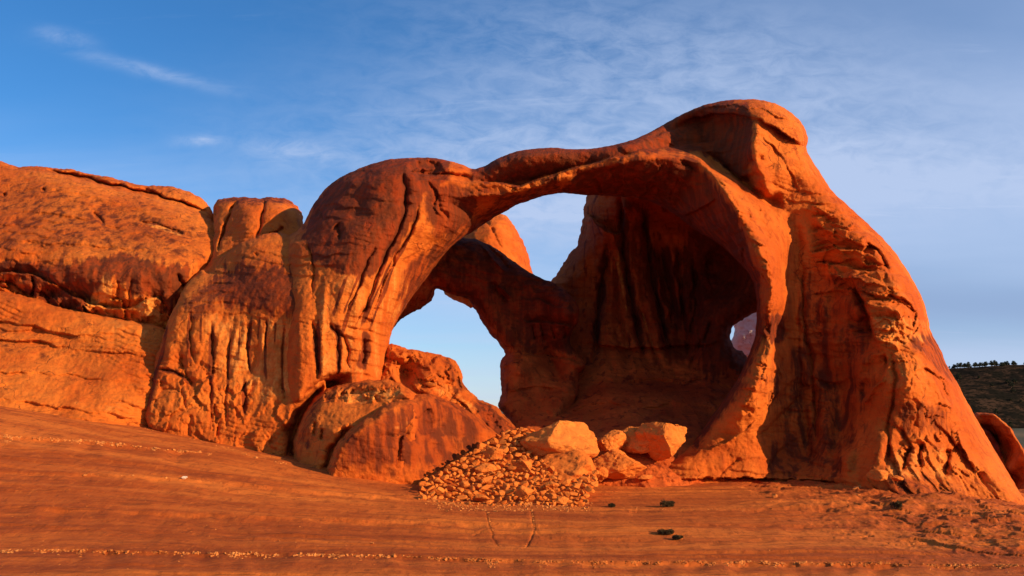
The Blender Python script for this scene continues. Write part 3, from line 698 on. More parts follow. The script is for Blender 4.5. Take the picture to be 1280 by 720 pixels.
mound('rock_outcrop', [(470, 480), (478, 440), (488, 430), (497, 432), (512, 437), (530, 440), (548, 443), (562, 447), (572, 455), (578, 465), (580, 480), (588, 490), (602, 501), (620, 508), (632, 520), (640, 530), (652, 545), (680, 560), (680, 620), (480, 620)],
      [(490, 440, 76), (500, 500, 72), (560, 460, 76), (540, 490, 72), (600, 520, 74), (640, 545, 74), (600, 590, 68), (500, 600, 68), (575, 480, 76)],
      'reddish ledgy outcrop rising behind the mounds to the lower sky window', Rr=12, T=2.5, back=7, noise=(1.2, .2), fine=(.6, .9),
      cells=[(None, .7, .9, .8, 30, 1)],
      st=[('b', (508, 470, 12, 13, 20), 3.0), ('s', [(535, 500), (500, 480), (495, 465), (520, 440)], 10, .8), ('s', [(520, 470), (545, 478), (575, 500), (590, 520)], 10, 1.0), ('s', [(575, 445), (572, 470), (580, 490)], 8, .8),
          ('g', [(505, 490), (520, 500), (530, 505)], 4, 1.4)],
      paint=[('varnish', [(590, 490), (680, 550), (680, 600), (600, 540)], 8, .6, 0), ('varnish', [(560, 445), (585, 490), (570, 490), (550, 450)], 4, .4, 0), ('pale', [(520, 470), (560, 480), (600, 510), (590, 520), (540, 490)], 4, .5, 0)])
mound('rock_outcrop', [(366, 572), (364, 556), (370, 538), (378, 520), (390, 502), (404, 488), (424, 478), (445, 474), (470, 474), (495, 476), (520, 490), (530, 530), (500, 620), (368, 620)],
      [(372, 560, 68), (400, 500, 69), (450, 485, 69.5), (420, 530, 66), (480, 500, 67), (480, 590, 64.5), (400, 590, 65)],
      'rounded orange outcrop split from the fluted cliff by a black crack', ledge=.1, Rr=11, T=3.5, back=6, noise=(.9, .2), fine=(.35, 1.0),
      st=[('g', [(404, 600), (410, 574), (419, 556), (430, 543), (442, 533)], 5, 1.8), ('s', [(505, 488), (450, 492), (425, 496), (400, 506)], 9, .7), ('g', [(392, 528), (395, 545)], 2, .8), ('g', [(404, 535), (402, 550)], 2.4, 1.0), ('g', [(448, 470), (452, 476)], 4, 1.6), ('s', [(500, 505), (470, 498), (430, 508)], 8, .6)],
      cells=[([(400, 478), (520, 478), (520, 505), (400, 505)], .5, 1.3, 1.3, 10, 6)],
      paint=[('pale', [(415, 488), (500, 482), (510, 500), (430, 505)], 5, .6, 0), ('varnish', [(370, 555), (390, 500), (450, 472), (470, 478), (400, 510), (385, 560)], 5, .4, 0)])
mound('rock_outcrop', [(406, 600), (410, 578), (418, 560), (428, 545), (440, 534), (456, 523), (474, 510), (490, 500), (508, 496), (530, 492), (550, 496), (572, 505), (594, 518), (612, 532), (628, 545), (642, 560), (650, 620), (406, 620)],
      [(412, 580, 63.2), (450, 535, 63.4), (500, 505, 65.5), (550, 505, 68.5), (480, 550, 63.5), (560, 560, 67.5), (620, 560, 71), (500, 600, 64), (560, 600, 66), (610, 600, 70)],
      'large smooth dome-shaped outcrop left of the rubble pile', ledge=.08, Rr=11, T=3.5, back=6, noise=(.9, .18), fine=(.25, .9),
      st=[('s', [(505, 535), (518, 524), (532, 514), (540, 512)], 10, 1.2), ('g', [(498, 585), (500, 560), (504, 545)], 2.6, 1.2), ('s', [(520, 540), (505, 545), (480, 545)], 8, .6), ('g', [(508, 548), (520, 545)], 3, .7),
          ('b', (540, 535, 14, 8, 0), .4)],
      paint=[('varnish', [(415, 590), (430, 545), (505, 500), (560, 495), (620, 530), (600, 560), (560, 585), (480, 590)], 14, .5, 0), ('pale', [(488, 535), (515, 525), (510, 540)], 3, .6, 0), ('pale', [(540, 590), (600, 560), (620, 590), (560, 620)], 8, .3, 0)])

# right edge: boulder behind the buttress
rb_ = body('leaning_boulder', [(1200, 530), (1216, 516), (1232, 515), (1246, 519), (1258, 528), (1266, 541), (1276, 555), (1288, 576), (1300, 600), (1320, 740), (1230, 740)],
           [(1220, 530, 92), (1245, 540, 89), (1260, 560, 87), (1240, 600, 92), (1280, 620, 85), (1290, 700, 84), (1240, 700, 88)], Rr=12, T=3, back=6, noise=(.8, .25), fine=(.4, 1.0),
           st=[('s', [(1262, 620), (1258, 580), (1248, 555), (1230, 535), (1215, 528)], 30, 3.0), ('g', [(1262, 590), (1275, 600)], 3, .6)],
           paint=[('varnish', [(1215, 525), (1245, 535), (1262, 600), (1240, 640), (1220, 560)], 6, .7, 0)], mat=M_rock)  # shadow on the boulder's left face, painted in as colour
tag(rb_, 'leaning red boulder at the right edge behind the sloping foot of the arch', 'boulder')

# ================================================================== ground
def make_ground():
    ys = [-60., -30, -10, 0, 8, 14, 20, 25]
    y = 27.
    while y < 66: ys.append(y); y *= 1.0022
    while y < 110: ys.append(y); y *= 1.004
    while y < 6000: ys.append(y); y *= 1.06
    ys = np.array(ys, np.float32)
    core = np.arange(-0.56, 0.5601, 0.0011, dtype=np.float32)
    side = []; s = .56; ds = .003
    while s < 9: s += ds; side.append(s); ds *= 1.25
    side = np.array(side, np.float32)
    ss = np.concatenate([-side[::-1], core, side])
    S, Y = np.meshgrid(ss, ys)
    W = np.where(Y > 27, Y, np.sqrt(27 ** 2 + (27 - Y) ** 2 * .2)).astype(np.float32)
    X = S * W
    k = [(-60, -2.4), (0, -2.3), (6, -2.5), (14, -3.7), (22, -5.2), (30, -6.15), (36, -6.3), (46, -6.25), (58, -5.85), (73, -5.4), (110, -5.4), (160, -6.8), (300, -8.5), (700, -11), (6000, -13)]
    Z = np.interp(Y, [a for a, b in k], [b for a, b in k]).astype(np.float32)
    # rise to the left
    lx = np.clip(-X - 1, 0, 36); Z = Z + (lx * lx / (lx + 3)) * .172 * sstep(38, 68, Y) * (1 - sstep(90, 160, Y))
    Z = Z + sstep(-60, -200, X) * 14 * sstep(20, 60, Y) * (1 - sstep(120, 260, Y))
    # rise to the right foot
    Z = Z - sstep(25, 40, X) * 1.7 * sstep(42, 58, Y) * (1 - sstep(95, 130, Y))
    U = UC + F * X / np.maximum(Y, 5.); V = HV - F * Z / np.maximum(Y, 5.)
    near = (Y > 26) & (Y < 110) & (np.abs(S) < .58)
    st = np.zeros(X.shape, np.float32)
    steps = [
        ([(-60, 541), (0, 545), (60, 549), (120, 552), (200, 562), (270, 568)], 14, .30), ([(-60, 588), (0, 590), (110, 593), (230, 600), (320, 607), (440, 618), (530, 626), (560, 630)], 12, .20),
        ([(-60, 630), (0, 633), (100, 636), (200, 640), (320, 645), (470, 650), (640, 658), (760, 655)], 20, .22), ([(-60, 684), (100, 686), (230, 689), (320, 690), (480, 692), (640, 700), (900, 701), (1100, 704), (1340, 706)], 20, .24),
        ([(700, 634), (760, 634), (840, 634), (900, 635), (1000, 634), (1100, 640)], 10, .22), ([(720, 612), (800, 606), (900, 612), (1050, 612)], 8, .12),
        ([(640, 668), (760, 672), (900, 674), (1050, 670), (1200, 676)], 12, .14), ([(300, 585), (420, 598), (520, 605)], 8, .10), ([(0, 660), (200, 664), (400, 668)], 14, .08), ([(820, 652), (960, 656), (1100, 655)], 10, .12),
        ([(0, 612), (150, 616), (300, 622)], 10, .07), ([(0, 572), (100, 575), (200, 582), (330, 592)], 9, .08), ([(340, 632), (450, 636), (540, 642)], 9, .07), ([(760, 690), (900, 688), (1040, 692)], 9, .08)]
    lst = [('s', p, w, -a * .8) for p, w, a in steps] + [('s', [(1060, 636), (1110, 630), (1160, 636), (1210, 632)], 10, -.25), ('s', [(1000, 616), (1060, 620), (1120, 616)], 8, -.15)]
    lst += [('g', [(606, 636), (610, 650), (612, 658), (616, 664), (615, 670), (621, 677), (624, 684)], 1.3, -.06), ('g', [(663, 634), (666, 645), (665, 652), (669, 662), (664, 670), (661, 677), (655, 681), (654, 687)], 1.5, -.08), ('g', [(668, 662), (676, 668), (690, 670)], 1.2, -.05), ('g', [(612, 658), (600, 664), (590, 666)], 1.1, -.05), ('g', [(600, 668), (625, 664), (668, 664)], 1.5, -.04)]
    st[near] = strokes(U[near], V[near], lst, jitter=.5, soft=1.6)
    Z = Z + st
    n = np.zeros(X.shape, np.float32)
    a = near
    x, y_, = X[a], Y[a]
    yy = y_ + .10 * x + 1.2 * noise3(x * .05, y_ * .05, 1.)
    n[a] = .14 * fbm(x * .09, yy * .5, 2., 4) + .05 * fbm(x * .6, yy * 1.1, 5., 5, .6) + .16 * noise3(x * .06, y_ * .12, 7.)
    # bed edges: thin ragged laminae
    terr = yy * .55 + .5 * noise3(x * .09, y_ * .2, 3.)
    fr = terr - np.floor(terr)
    n[a] += .10 * sstep(-.1, .3, noise3(x * .08, y_ * .25, 8.)) * (sstep(0, .10, fr) - fr)
    rough = sstep(10, 24, x) * sstep(36, 50, y_)
    rgh2 = sstep(12, 22, x) * sstep(34, 46, y_)
    n[a] += rough * .5 * fbm(x * .35, y_ * .35, 4., 4) + rgh2 * .16 * fbm(x * .9, y_ * .45, 9., 5, .62, ridged=True)
    _f1, _f2, _ra, _rb, _rc, _ex, _ey = worley(x * .5 + noise3(x * .6, y_ * .6, 1.), y_ * .28 + noise3(x * .6, y_ * .6, 5.), 3)
    n[a] += rgh2 * .20 * _ra
    Z = Z + n
    Z = Z + np.where(Y > 160, 1.5 * noise3(X * .004, Y * .004, 2.), 0)
    verts = np.stack([X, Y, Z], -1).reshape(-1, 3)
    r, c = X.shape
    i = np.arange(r * c).reshape(r, c)
    q = np.stack([i[:-1, :-1], i[:-1, 1:], i[1:, 1:], i[1:, :-1]], -1).reshape(-1, 4)
    m = bpy.data.materials.new('slickrock_ground'); m.use_nodes = True
    t = NT(m.node_tree); b = t.n['Principled BSDF']
    pos = t.new('ShaderNodeNewGeometry').outputs['Position']
    warp = t.noise(t.scaled(pos, (.06, .06, .06)), 1.0, 3, .5)
    cmb = t.new('ShaderNodeCombineXYZ'); t.l.new(t.math('MULTIPLY', warp, 5.0), cmb.inputs[1])
    ad = t.new('ShaderNodeVectorMath', operation='ADD'); t.l.new(pos, ad.inputs[0]); t.l.new(cmb.outputs[0], ad.inputs[1]); wp = ad.outputs[0]
    band = t.noise(t.scaled(wp, (.035, .42, .5), rot=(0, 0, -.10)), 1.0, 5, .6)
    bandf = t.noise(t.scaled(wp, (.32, 2.2, 2.0), rot=(0, 0, -.10)), 1.0, 8, .68)
    grit = t.noise(t.scaled(pos, (2.2, 1.0, 2.2)), 1.0, 9, .78)
    med = t.noise(pos, .7, 8, .62); fin = t.noise(pos, 7.0, 8, .7); big = t.noise(pos, .07, 3, .5)
    base, light, dark = (.46, .094, .014), (.66, .165, .024), (.28, .048, .008)
    col = t.mix(t.ramp(band, .45, .66), base, light)
    col = t.mix(t.math('MULTIPLY', t.ramp(band, .50, .34), .6), col, dark)
    col = t.mix(t.math('MULTIPLY', t.ramp(bandf, .52, .66), .22), col, dark)
    col = t.mix(t.math('MULTIPLY', t.ramp(bandf, .5, .34), .25), col, light)
    col = t.mix(t.math('MULTIPLY', t.ramp(med, .5, .72), .5), col, dark)
    col = t.mix(t.math('MULTIPLY', t.ramp(fin, .55, .75), .45), col, dark)
    col = t.mix(t.math('MULTIPLY', t.ramp(grit, .54, .62), .55), col, dark)
    col = t.mix(t.math('MULTIPLY', t.ramp(grit, .46, .38), .4), col, light)
    sp = t.noise(t.scaled(wp, (3.2, .75, 1)), 1.0, 5, .72)
    col = t.mix(t.math('MULTIPLY', t.ramp(sp, .57, .66), .5), col, (.17, .035, .008))
    col = t.mix(t.math('MULTIPLY', t.ramp(sp, .42, .34), .35), col, light)
    edge_ = t.noise(t.scaled(wp, (.05, 1.3, 1), rot=(0, 0, -.10)), 1.0, 4, .55)
    ln = t.math('MULTIPLY', t.ramp(t.math('ABSOLUTE', t.math('SUBTRACT', edge_, .5)), .022, .0), t.ramp(med, .4, .55))
    col = t.mix(t.math('MULTIPLY', ln, .6), col, (.15, .035, .010))
    # far plain beyond the rocks: pale dry grass
    sep = t.new('ShaderNodeSeparateXYZ', inp={0: pos})
    far = t.ramp(sep.outputs[1], 130., 180.)
    col = t.mix(far, col, t.mix(t.ramp(t.noise(t.scaled(pos, (.01, .004, .01)), 1.0, 6, .6), .4, .6), (.19, .13, .065), (.08, .075, .04)))
    t.l.new(col, b.inputs['Base Color']); b.inputs['Roughness'].default_value = .9; b.inputs['Specular IOR Level'].default_value = .15
    h = t.math('MULTIPLY_ADD', bandf, .3, t.math('MULTIPLY', grit, .8)); h = t.math('ADD', h, t.math('MULTIPLY_ADD', med, .5, t.math('MULTIPLY', fin, .16)))
    bp = t.new('ShaderNodeBump'); t.l.new(h, bp.inputs['Height']); bp.inputs['Strength'].default_value = .6; bp.inputs['Distance'].default_value = .25
    t.l.new(bp.outputs[0], b.inputs['Normal'])
    o = mesh_np('ground', verts, q, m)
    tag(o, kind='structure')
    return o, X, Y, Z

ground, GX, GY, GZm = make_ground()
GXs = GX[GY[:, 0] > 27]; GYs = GY[GY[:, 0] > 27]; GZs = GZm[GY[:, 0] > 27]
_gy = GYs[:, 0]; _gs = (GXs / GYs)[0]


def gz(x, y):
    i = np.clip(np.searchsorted(_gy, y), 1, len(_gy) - 1); j = np.clip(np.searchsorted(_gs, x / y), 1, len(_gs) - 1)
    if abs(_gy[i - 1] - y) < abs(_gy[i] - y): i -= 1
    return float(GZs[i, j])


_VG = HV - F * GZs / GYs


def on_ground(u, v):
    """ground point seen at photo pixel (u, v)"""
    s = (u - UC) / F
    j = int(np.clip(np.searchsorted(_gs, s), 1, len(_gs) - 1))
    i = int(np.argmax(_VG[:, j] <= v))
    y = float(GYs[i, j])
    return s * y, y, float(GZs[i, j])

# ================================================================== loose rocks
def rock_mesh(name, seed, npts=14, sub=3, rough=.05, stretch=(1, 1, .8), bev=.10):
    r = np.random.default_rng(seed)
    bm = bmesh.new()
    for _ in range(npts):
        p = r.normal(size=3); p /= np.linalg.norm(p); p *= r.uniform(.82, 1.05)
        bm.verts.new((p[0] * stretch[0], p[1] * stretch[1], p[2] * stretch[2]))
    res = bmesh.ops.convex_hull(bm, input=bm.verts)
    junk = [e for e in res['geom_interior'] if isinstance(e, bmesh.types.BMVert)] + [e for e in res['geom_unused'] if isinstance(e, bmesh.types.BMVert)]
    bmesh.ops.delete(bm, geom=list(set(junk)), context='VERTS')
    if bev: bmesh.ops.bevel(bm, geom=list(bm.edges), offset=bev, segments=2, profile=.6, affect='EDGES', clamp_overlap=True)
    bmesh.ops.triangulate(bm, faces=list(bm.faces))
    if sub:
        for _ in range(sub):
            long = [e for e in bm.edges if e.calc_length() > (.16 if sub < 4 else .055)]
            if not long: break
            bmesh.ops.subdivide_edges(bm, edges=long, cuts=1, use_grid_fill=False)
            bmesh.ops.triangulate(bm, faces=[f for f in bm.faces if len(f.verts) > 3])
    bm.normal_update()
    co = np.array([v.co[:] for v in bm.verts]); no = np.array([v.normal[:] for v in bm.verts])
    dsp = rough * fbm(co[:, 0] * 1.7 + seed, co[:, 1] * 1.7, co[:, 2] * 1.7, 6, .62) * 2.2
    if sub >= 4: dsp = dsp - .05 * np.maximum(0, fbm(co[:, 0] * 5 + seed, co[:, 1] * 5, co[:, 2] * 5, 3, .6) - .12)*3
    co = co + no * dsp[:, None]
    for v, c in zip(bm.verts, co): v.co = c
    me = bpy.data.meshes.new(name); bm.to_mesh(me); bm.free()
    for p in me.polygons: p.use_smooth = True
    me.materials.append(M_pale)
    return me


def boulder(uv, w, h, y, dep, seed, label, rotz=0, tilt=0, npts=12, mat=None, name='boulder'):
    me = rock_mesh(name, seed, npts + 4, 5, .075, (1, 1, 1), .07)
    if mat: me.materials[0] = mat
    o = bpy.data.objects.new(name, me); COL.objects.link(o)
    co = np.array([v.co[:] for v in me.vertices])
    Rm = np.array(Matrix.Rotation(tilt, 3, 'Y') @ Matrix.Rotation(rotz, 3, 'Z'))
    co = co @ Rm.T
    mn, mx = co.min(0), co.max(0); co = (co - (mn + mx) / 2) / (mx - mn)
    s = y / F
    co *= np.array([w * s, dep, h * s])
    co[:, 2] -= co[:, 2].min()
    for v, c in zip(me.vertices, co): v.co = c
    o.location = ((uv[0] - UC) * s, y, (HV - uv[1] - h / 2) * s)
    tag(o, label, 'boulder')
    return o

# pile surface: from the ground line at v=632 up to v~540
def pile_pt(u, v):
    v0 = 631 - 8 * max(0, (560 - u) / 40.)
    t = np.clip((v0 - v) / 95., 0, 1)
    y = 58.5 + 10.5 * t ** .9
    return y


pile_out = [(524, 612), (530, 600), (545, 592), (562, 582), (584, 567), (604, 556), (622, 546), (640, 537), (664, 532), (690, 540), (712, 556), (730, 572), (744, 590), (748, 600), (728, 632), (722, 660), (530, 660)]
pctrl = []
for v in (540, 560, 580, 600, 620, 640):
    for u in (540, 600, 660, 720):
        pctrl.append((u, v, pile_pt(u, v) + .75))
po = body('rubble_bed', pile_out, pctrl, Rr=6, T=.8, back=3, step=1.25, noise=(.5, .5), fine=(.35, 1.6), mat=M_rock)  # bed darker than the stones, so shade in the gaps is partly colour
tag(po, 'low heap of rubble under the loose rocks in front of the alcove', 'rubble', kind='stuff')

boulder((699, 554), 98, 58, 66.9, 4.0, 5, 'largest pale boulder, at the top of the rubble pile', .3, .1)
boulder((708, 584), 78, 44, 64.9, 3.2, 18, 'pale boulder below the largest one, on the right side of the rubble', 1.0, .2)
boulder((826, 552), 64, 50, 71.4, 3.6, 27, 'bright faceted boulder, rightmost and highest by the alcove', 1.5, -.3, 16)
boulder((797, 550), 46, 34, 72.6, 3.2, 31, 'blocky boulder with shaded underside between two brighter ones', .2, .3)
boulder((763, 552), 44, 30, 71.6, 3.0, 44, 'slanting pale boulder right of the largest one', 1.2, -.5)
boulder((772, 581), 74, 40, 70.0, 3.4, 52, 'low wide pale boulder resting on the ground below the faceted ones', 2.0, 0)
boulder((750, 593), 22, 20, 68.8, 1.0, 61, 'small square boulder at the left end of the low wide one', .4, .2)
boulder((806, 597), 20, 7, 69.5, .8, 62, 'flat slab of stone beside the low wide boulder', .4, .0)
boulder((724, 542), 40, 26, 69.6, 1.8, 66, 'pale boulder behind the right shoulder of the largest one', .4, .0)

RG = 'loose rocks of the rubble pile'
protos = [rock_mesh('rubble_rock', 100 + k, 11 + k % 4, 2, .06, (1, .85, .8), .06) for k in range(9)]
RL = 'small angular orange rock among many in the rubble pile before the alcove'
placed = []
pp = chaikin(pile_out, 1)
big = [(616, 568, 26, 19, 'pale rounded block near the top left of the rubble pile'), (607, 586, 28, 15, 'wide flat block in the middle left of the rubble pile'), (656, 616, 24, 19, 'squarish block low in the middle of the rubble pile'),
       (702, 626, 20, 12, 'low pale block at the bottom right of the rubble pile'), (547, 601, 17, 8, 'thin slab at the far left end of the rubble pile'), (603, 622, 20, 10, 'flat pale block at the foot of the rubble, left of the squarish block'),
       (652, 583, 26, 18, 'tan block below the left side of the largest boulder'), (690, 607, 18, 12, 'tilted block halfway down the right side of the rubble')]
for k, (u, v, w, h, lab) in enumerate(big):
    boulder((u, v), w, h, pile_pt(u, v) - .2, 1.0, 200 + k, lab, k * .7, .2, name='rubble_rock')['category'] = 'rock'
    placed.append((u, v, (w + h) * .22))


def grid_free(u, v, r, k=.82):
    for (a, b, c) in placed:
        if (a - u) ** 2 + ((b - v) * 1.15) ** 2 < ((r + c) * k) ** 2: return False
    return True

_iu, _iv = np.meshgrid(np.arange(510, 770, 1.), np.arange(520, 670, 1.))
_isd = poly_sd(_iu, _iv, pp)

def inside(u, v):
    return _isd[int(np.clip(v - 520, 0, 149)), int(np.clip(u - 510, 0, 259))]

cands = []
rr = random.Random(5)
def big_cover(u, v):
    return ((u - 700) / 42) ** 2 + ((v - 553) / 26) ** 2 < 1 or ((u - 718) / 28) ** 2 + ((v - 581) / 20) ** 2 < 1
small = []
tries = 0
sizes = [5.8] * 24 + [4.7] * 70 + [3.8] * 110 + [3.1] * 140 + [2.3] * 500 + [1.7] * 500
si = 0
fails = 0
while si < len(sizes) and tries < 30000:
    tries += 1
    u = rr.uniform(524, 750); v = rr.uniform(536, 640); r = sizes[si] * rr.uniform(.85, 1.15)
    if v > 634 or big_cover(u, v): continue
    dd_ = inside(u, v)
    if dd_ < -1 or not grid_free(u, v, r):
        fails += 1
        if fails > 120: si += 1; fails = 0
        continue
    placed.append((u, v, r)); fails = 0
    (cands if len(cands) < 290 else small).append((u, v, r)); si += 1
for k, (u, v, r) in enumerate(cands):
    y = pile_pt(u, v); s = y / F
    me = protos[k % len(protos)]
    o = bpy.data.objects.new('rubble_rock', me)
    q = r * s * 1.34
    o.scale = (q * rr.uniform(.8, 1.45), q * rr.uniform(.8, 1.1), q * rr.uniform(.65, 1.05)); o.rotation_euler = (rr.uniform(-.5, .5), rr.uniform(-.5, .5), rr.uniform(0, 6.28))
    o.location = ((u - UC) * s, y, (HV - v) * s)
    COL.objects.link(o); tag(o, RL, 'rock', RG)


def scatter_mesh(name, items, mat, seed=3):
    """many small angular stones as one mesh: items (x, y, z, r)"""
    r = np.random.default_rng(seed)
    shapes = []
    for k in range(6):
        bm = bmesh.new()
        for _ in range(10):
            p = r.normal(size=3); p /= np.linalg.norm(p); bm.verts.new(tuple(p * r.uniform(.8, 1.05)))
        res = bmesh.ops.convex_hull(bm, input=bm.verts)
        bmesh.ops.delete(bm, geom=[e for e in res['geom_interior'] if isinstance(e, bmesh.types.BMVert)], context='VERTS')
        bmesh.ops.triangulate(bm, faces=list(bm.faces))
        bm.verts.index_update()
        shapes.append((np.array([v.co[:] for v in bm.verts]), np.array([[v.index for v in f.verts] for f in bm.faces])))
        bm.free()
    VV, QQ = [], []; n = 0
    for i, (x, y, z, q) in enumerate(items):
        v, f = shapes[i % 6]
        a = r.uniform(0, 6.28); c, s = math.cos(a), math.sin(a)
        w = v @ np.array([[c, -s, 0], [s, c, 0], [0, 0, 1]]) * np.array([r.uniform(.8, 1.3), 1, r.uniform(.6, .95)]) * q
        VV.append(w + np.array([x, y, z])); QQ.append(f + n); n += len(v)
    V_ = np.concatenate(VV)
    return mesh_np(name, V_, np.concatenate(QQ), mat, smooth=False, origin=(V_[:, 0].mean(), V_[:, 1].mean(), V_[:, 2].min()))

M_grav = rock_mat('gravel_stone', base=(.60, .18, .035), light=(.74, .28, .07), dark=(.34, .075, .015), streak=0, pits=.4, fine=2.0)
items = [((u - UC) * pile_pt(u, v) / F, pile_pt(u, v) + .05, (HV - v) * pile_pt(u, v) / F, r * pile_pt(u, v) / F * 1.38) for u, v, r in small]
for _ in range(420):   # strays round the foot of the pile
    u = rr.uniform(522, 740); v = 629 + rr.random() ** 2 * 11 - max(0, 556 - u) * .35
    x, y, z = on_ground(u, v); items.append((x, y, z + .01, rr.uniform(.04, .11)))
tag(scatter_mesh('rubble', items, M_grav), 'finer broken stone between and around the rocks of the pile', 'rubble', kind='stuff')

# crumbly ledges
items = []
def band(path, n, spread, r0, r1, clump=.5):
    p = chaikin(path, 2, closed=False); seg = np.sqrt(((p[1:] - p[:-1]) ** 2).sum(1)); cum = np.concatenate([[0], np.cumsum(seg)])
    for _ in range(n):
        s = rr.random() * cum[-1]
        nn = float(noise3(s / 22., 1., 2.)) + .5 * float(noise3(s / 7., 5., 2.))
        if nn < rr.uniform(-.45, .45) * clump: continue
        sp_ = spread * (.5 + 4.5 * max(0, nn) ** 1.3)
        u = np.interp(s, cum, p[:, 0]); v = np.interp(s, cum, p[:, 1]) + abs(rr.gauss(0, sp_)) - .6 + 2.0 * float(noise3(s / 40., 9., 2.))
        x, y, z = on_ground(u, v)
        items.append((x, y, z + .0, rr.uniform(r0, r1) * (1.6 if rr.random() < .1 else 1)))
band([(0, 546), (60, 550), (120, 553), (200, 562), (265, 568)], 700, 1.6, .04, .12)
band([(0, 688), (100, 689), (230, 692), (320, 693)], 560, 2.2, .03, .09)
band([(320, 694), (480, 695), (560, 699), (640, 702), (800, 703), (960, 704), (1280, 708)], 1700, 2.0, .03, .09)
band([(90, 520), (130, 524), (180, 532), (240, 548), (320, 572), (370, 582)], 260, 2.0, .04, .11)
band([(100, 593), (200, 598), (300, 606)], 60, .8, .03, .06)
band([(664, 636), (667, 650), (668, 665), (662, 675), (655, 686)], 70, .8, .03, .07)
band([(610, 640), (614, 660), (622, 684)], 50, .8, .03, .06)
band([(700, 635), (800, 636), (1000, 637)], 90, 1.5, .03, .08)
band([(1060, 602), (1120, 596), (1180, 602)], 160, 4, .06, .22)
for _ in range(650):
    u = rr.uniform(-10, 1290); v = 600 + 118 * rr.random() ** .8
    if float(noise3(u / 60., v / 14., 4.)) < rr.uniform(-.1, .5): continue
    x, y, z = on_ground(u, v); items.append((x, y, z, rr.uniform(.02, .05) * (2.2 if rr.random() < .06 else 1)))
tag(scatter_mesh('gravel', items, M_grav, 9), 'crumbled stones lying along the thin ledges of the slickrock', 'gravel', kind='stuff')
# a few loose single stones on the slickrock
for (u, v, w, h, lab, mat) in [(230, 597, 9, 4, 'small whitish stone on the slickrock at the left', rock_mat('white_stone', base=(.8, .6, .42), light=(.85, .7, .55), dark=(.6, .4, .25), objspace=True, streak=0)),
                               (106, 594, 6, 3, 'small tan stone left of the whitish stone', None), (465, 679, 5, 3, 'lone pebble near the bottom left of the crack', None),
                               (885, 601, 8, 3, 'small stone in front of the arch foot slab', None), (968, 620, 8, 5, 'dark stone on the slickrock right of the shrubs', None),
                               (1098, 594, 26, 14, 'orange broken block at the foot of the right pier', M_pale), (1122, 598, 16, 8, 'smaller broken block right of the orange one at the pier foot', M_pale)]:
    x, y, z = on_ground(u, v + h / 2)
    if v < 600 and u > 1000: y = 63.; 
    o = boulder((u, v), w, h, y, h * y / F * 1.3, int(u), lab, .4, .1, mat=mat or M_grav, name='stone'); o['category'] = 'stone'

# ================================================================== shrubs and far junipers
def leaf_mat(name, c0, c1):
    m = bpy.data.materials.new(name); m.use_nodes = True; t = NT(m.node_tree); b = t.n['Principled BSDF']
    pos = t.new('ShaderNodeNewGeometry').outputs['Position']
    t.l.new(t.mix(t.noise(pos, 3.0, 3, .6), c0, c1), b.inputs['Base Color']); b.inputs['Roughness'].default_value = .8; b.inputs['Specular IOR Level'].default_value = .1
    return m
M_leaf = leaf_mat('shrub_leaves', (.035, .026, .012), (.085, .055, .022))
M_jun = leaf_mat('juniper_foliage', (.020, .026, .014), (.045, .045, .022))
M_bark = leaf_mat('bark', (.09, .05, .03), (.14, .09, .05))


def leaves(name, blobs, n, size, mat, parent, seed):
    r = np.random.default_rng(seed); VV = []
    for _ in range(n):
        bx, by, bz, br, bh = blobs[r.integers(len(blobs))]
        p = r.normal(size=3); p /= np.linalg.norm(p); p *= r.random() ** .45
        c = np.array([bx + p[0] * br, by + p[1] * br, max(.03, bz + p[2] * bh)])
        a = r.normal(size=3); a /= np.linalg.norm(a); b = np.cross(a, r.normal(size=3)); b /= np.linalg.norm(b)
        s = size * r.uniform(.6, 1.3)
        VV += [c - a * s, c + b * s * .35, c + a * s, c - b * s * .35]
    V_ = np.array(VV); q = np.arange(len(V_)).reshape(-1, 4)
    o = mesh_np(name, V_, q, mat, None, smooth=False); o.parent = parent; return o


def sticks(name, segs, mat, parent):
    bm = bmesh.new()
    for (a, b, r0, r1) in segs:
        a = Vector(a); b = Vector(b); d = b - a
        M = Matrix.Translation((a + b) / 2) @ d.to_track_quat('Z', 'Y').to_matrix().to_4x4()
        bmesh.ops.create_cone(bm, cap_ends=True, segments=6, radius1=r0, radius2=r1, depth=d.length, matrix=M)
    me = bpy.data.meshes.new(name); bm.to_mesh(me); bm.free(); me.materials.append(mat)
    o = bpy.data.objects.new(name, me); COL.objects.link(o); o.parent = parent; return o


def shrub(u, v, w, h, label, seed):
    x, y, z = on_ground(u, v)
    e = empty('desert_shrub', (x, y, z)); tag(e, label, 'shrub', 'low dark shrubs on the slickrock')
    s = y / F; W = w * s / 2; H = h * s
    r = random.Random(seed)
    blobs = [(r.uniform(-.6, .6) * W, r.uniform(-.3, .3) * W, H * r.uniform(.3, .55), W * r.uniform(.3, .5), H * r.uniform(.3, .5)) for _ in range(9)]
    leaves('foliage', blobs, 1500, .05, M_leaf, e, seed)
    sticks('stem', [((0, 0, -.05), (b[0] * 1.2, b[1] * 1.2, b[2] * (1.3 + r.random())), .025, .008) for b in blobs], M_bark, e)
shrub(55, 500, 14, 12, 'dark upright shrub beside small rocks at the far left', 1)
shrub(834, 634, 22, 10, 'low dark shrub in the upper ledge right of the rubble', 2)
shrub(832, 669, 22, 8, 'wider of two dark shrubs close together on the slickrock', 3)
shrub(847, 675, 16, 6, 'smaller flatter shrub just below right of the wider one', 4)
shrub(764, 634, 10, 5, 'tiny dark tuft between rubble and the ledge shrub', 5)
shrub(1120, 637, 22, 12, 'dark scrubby bush in the hollow below the right pier', 6)
x, y, z = on_ground(46, 503)
o = boulder((44, 500), 14, 7, y, .4, 77, 'small rock beside the upright shrub at the far left', .4, .1, mat=M_grav, name='stone'); o['category'] = 'stone'

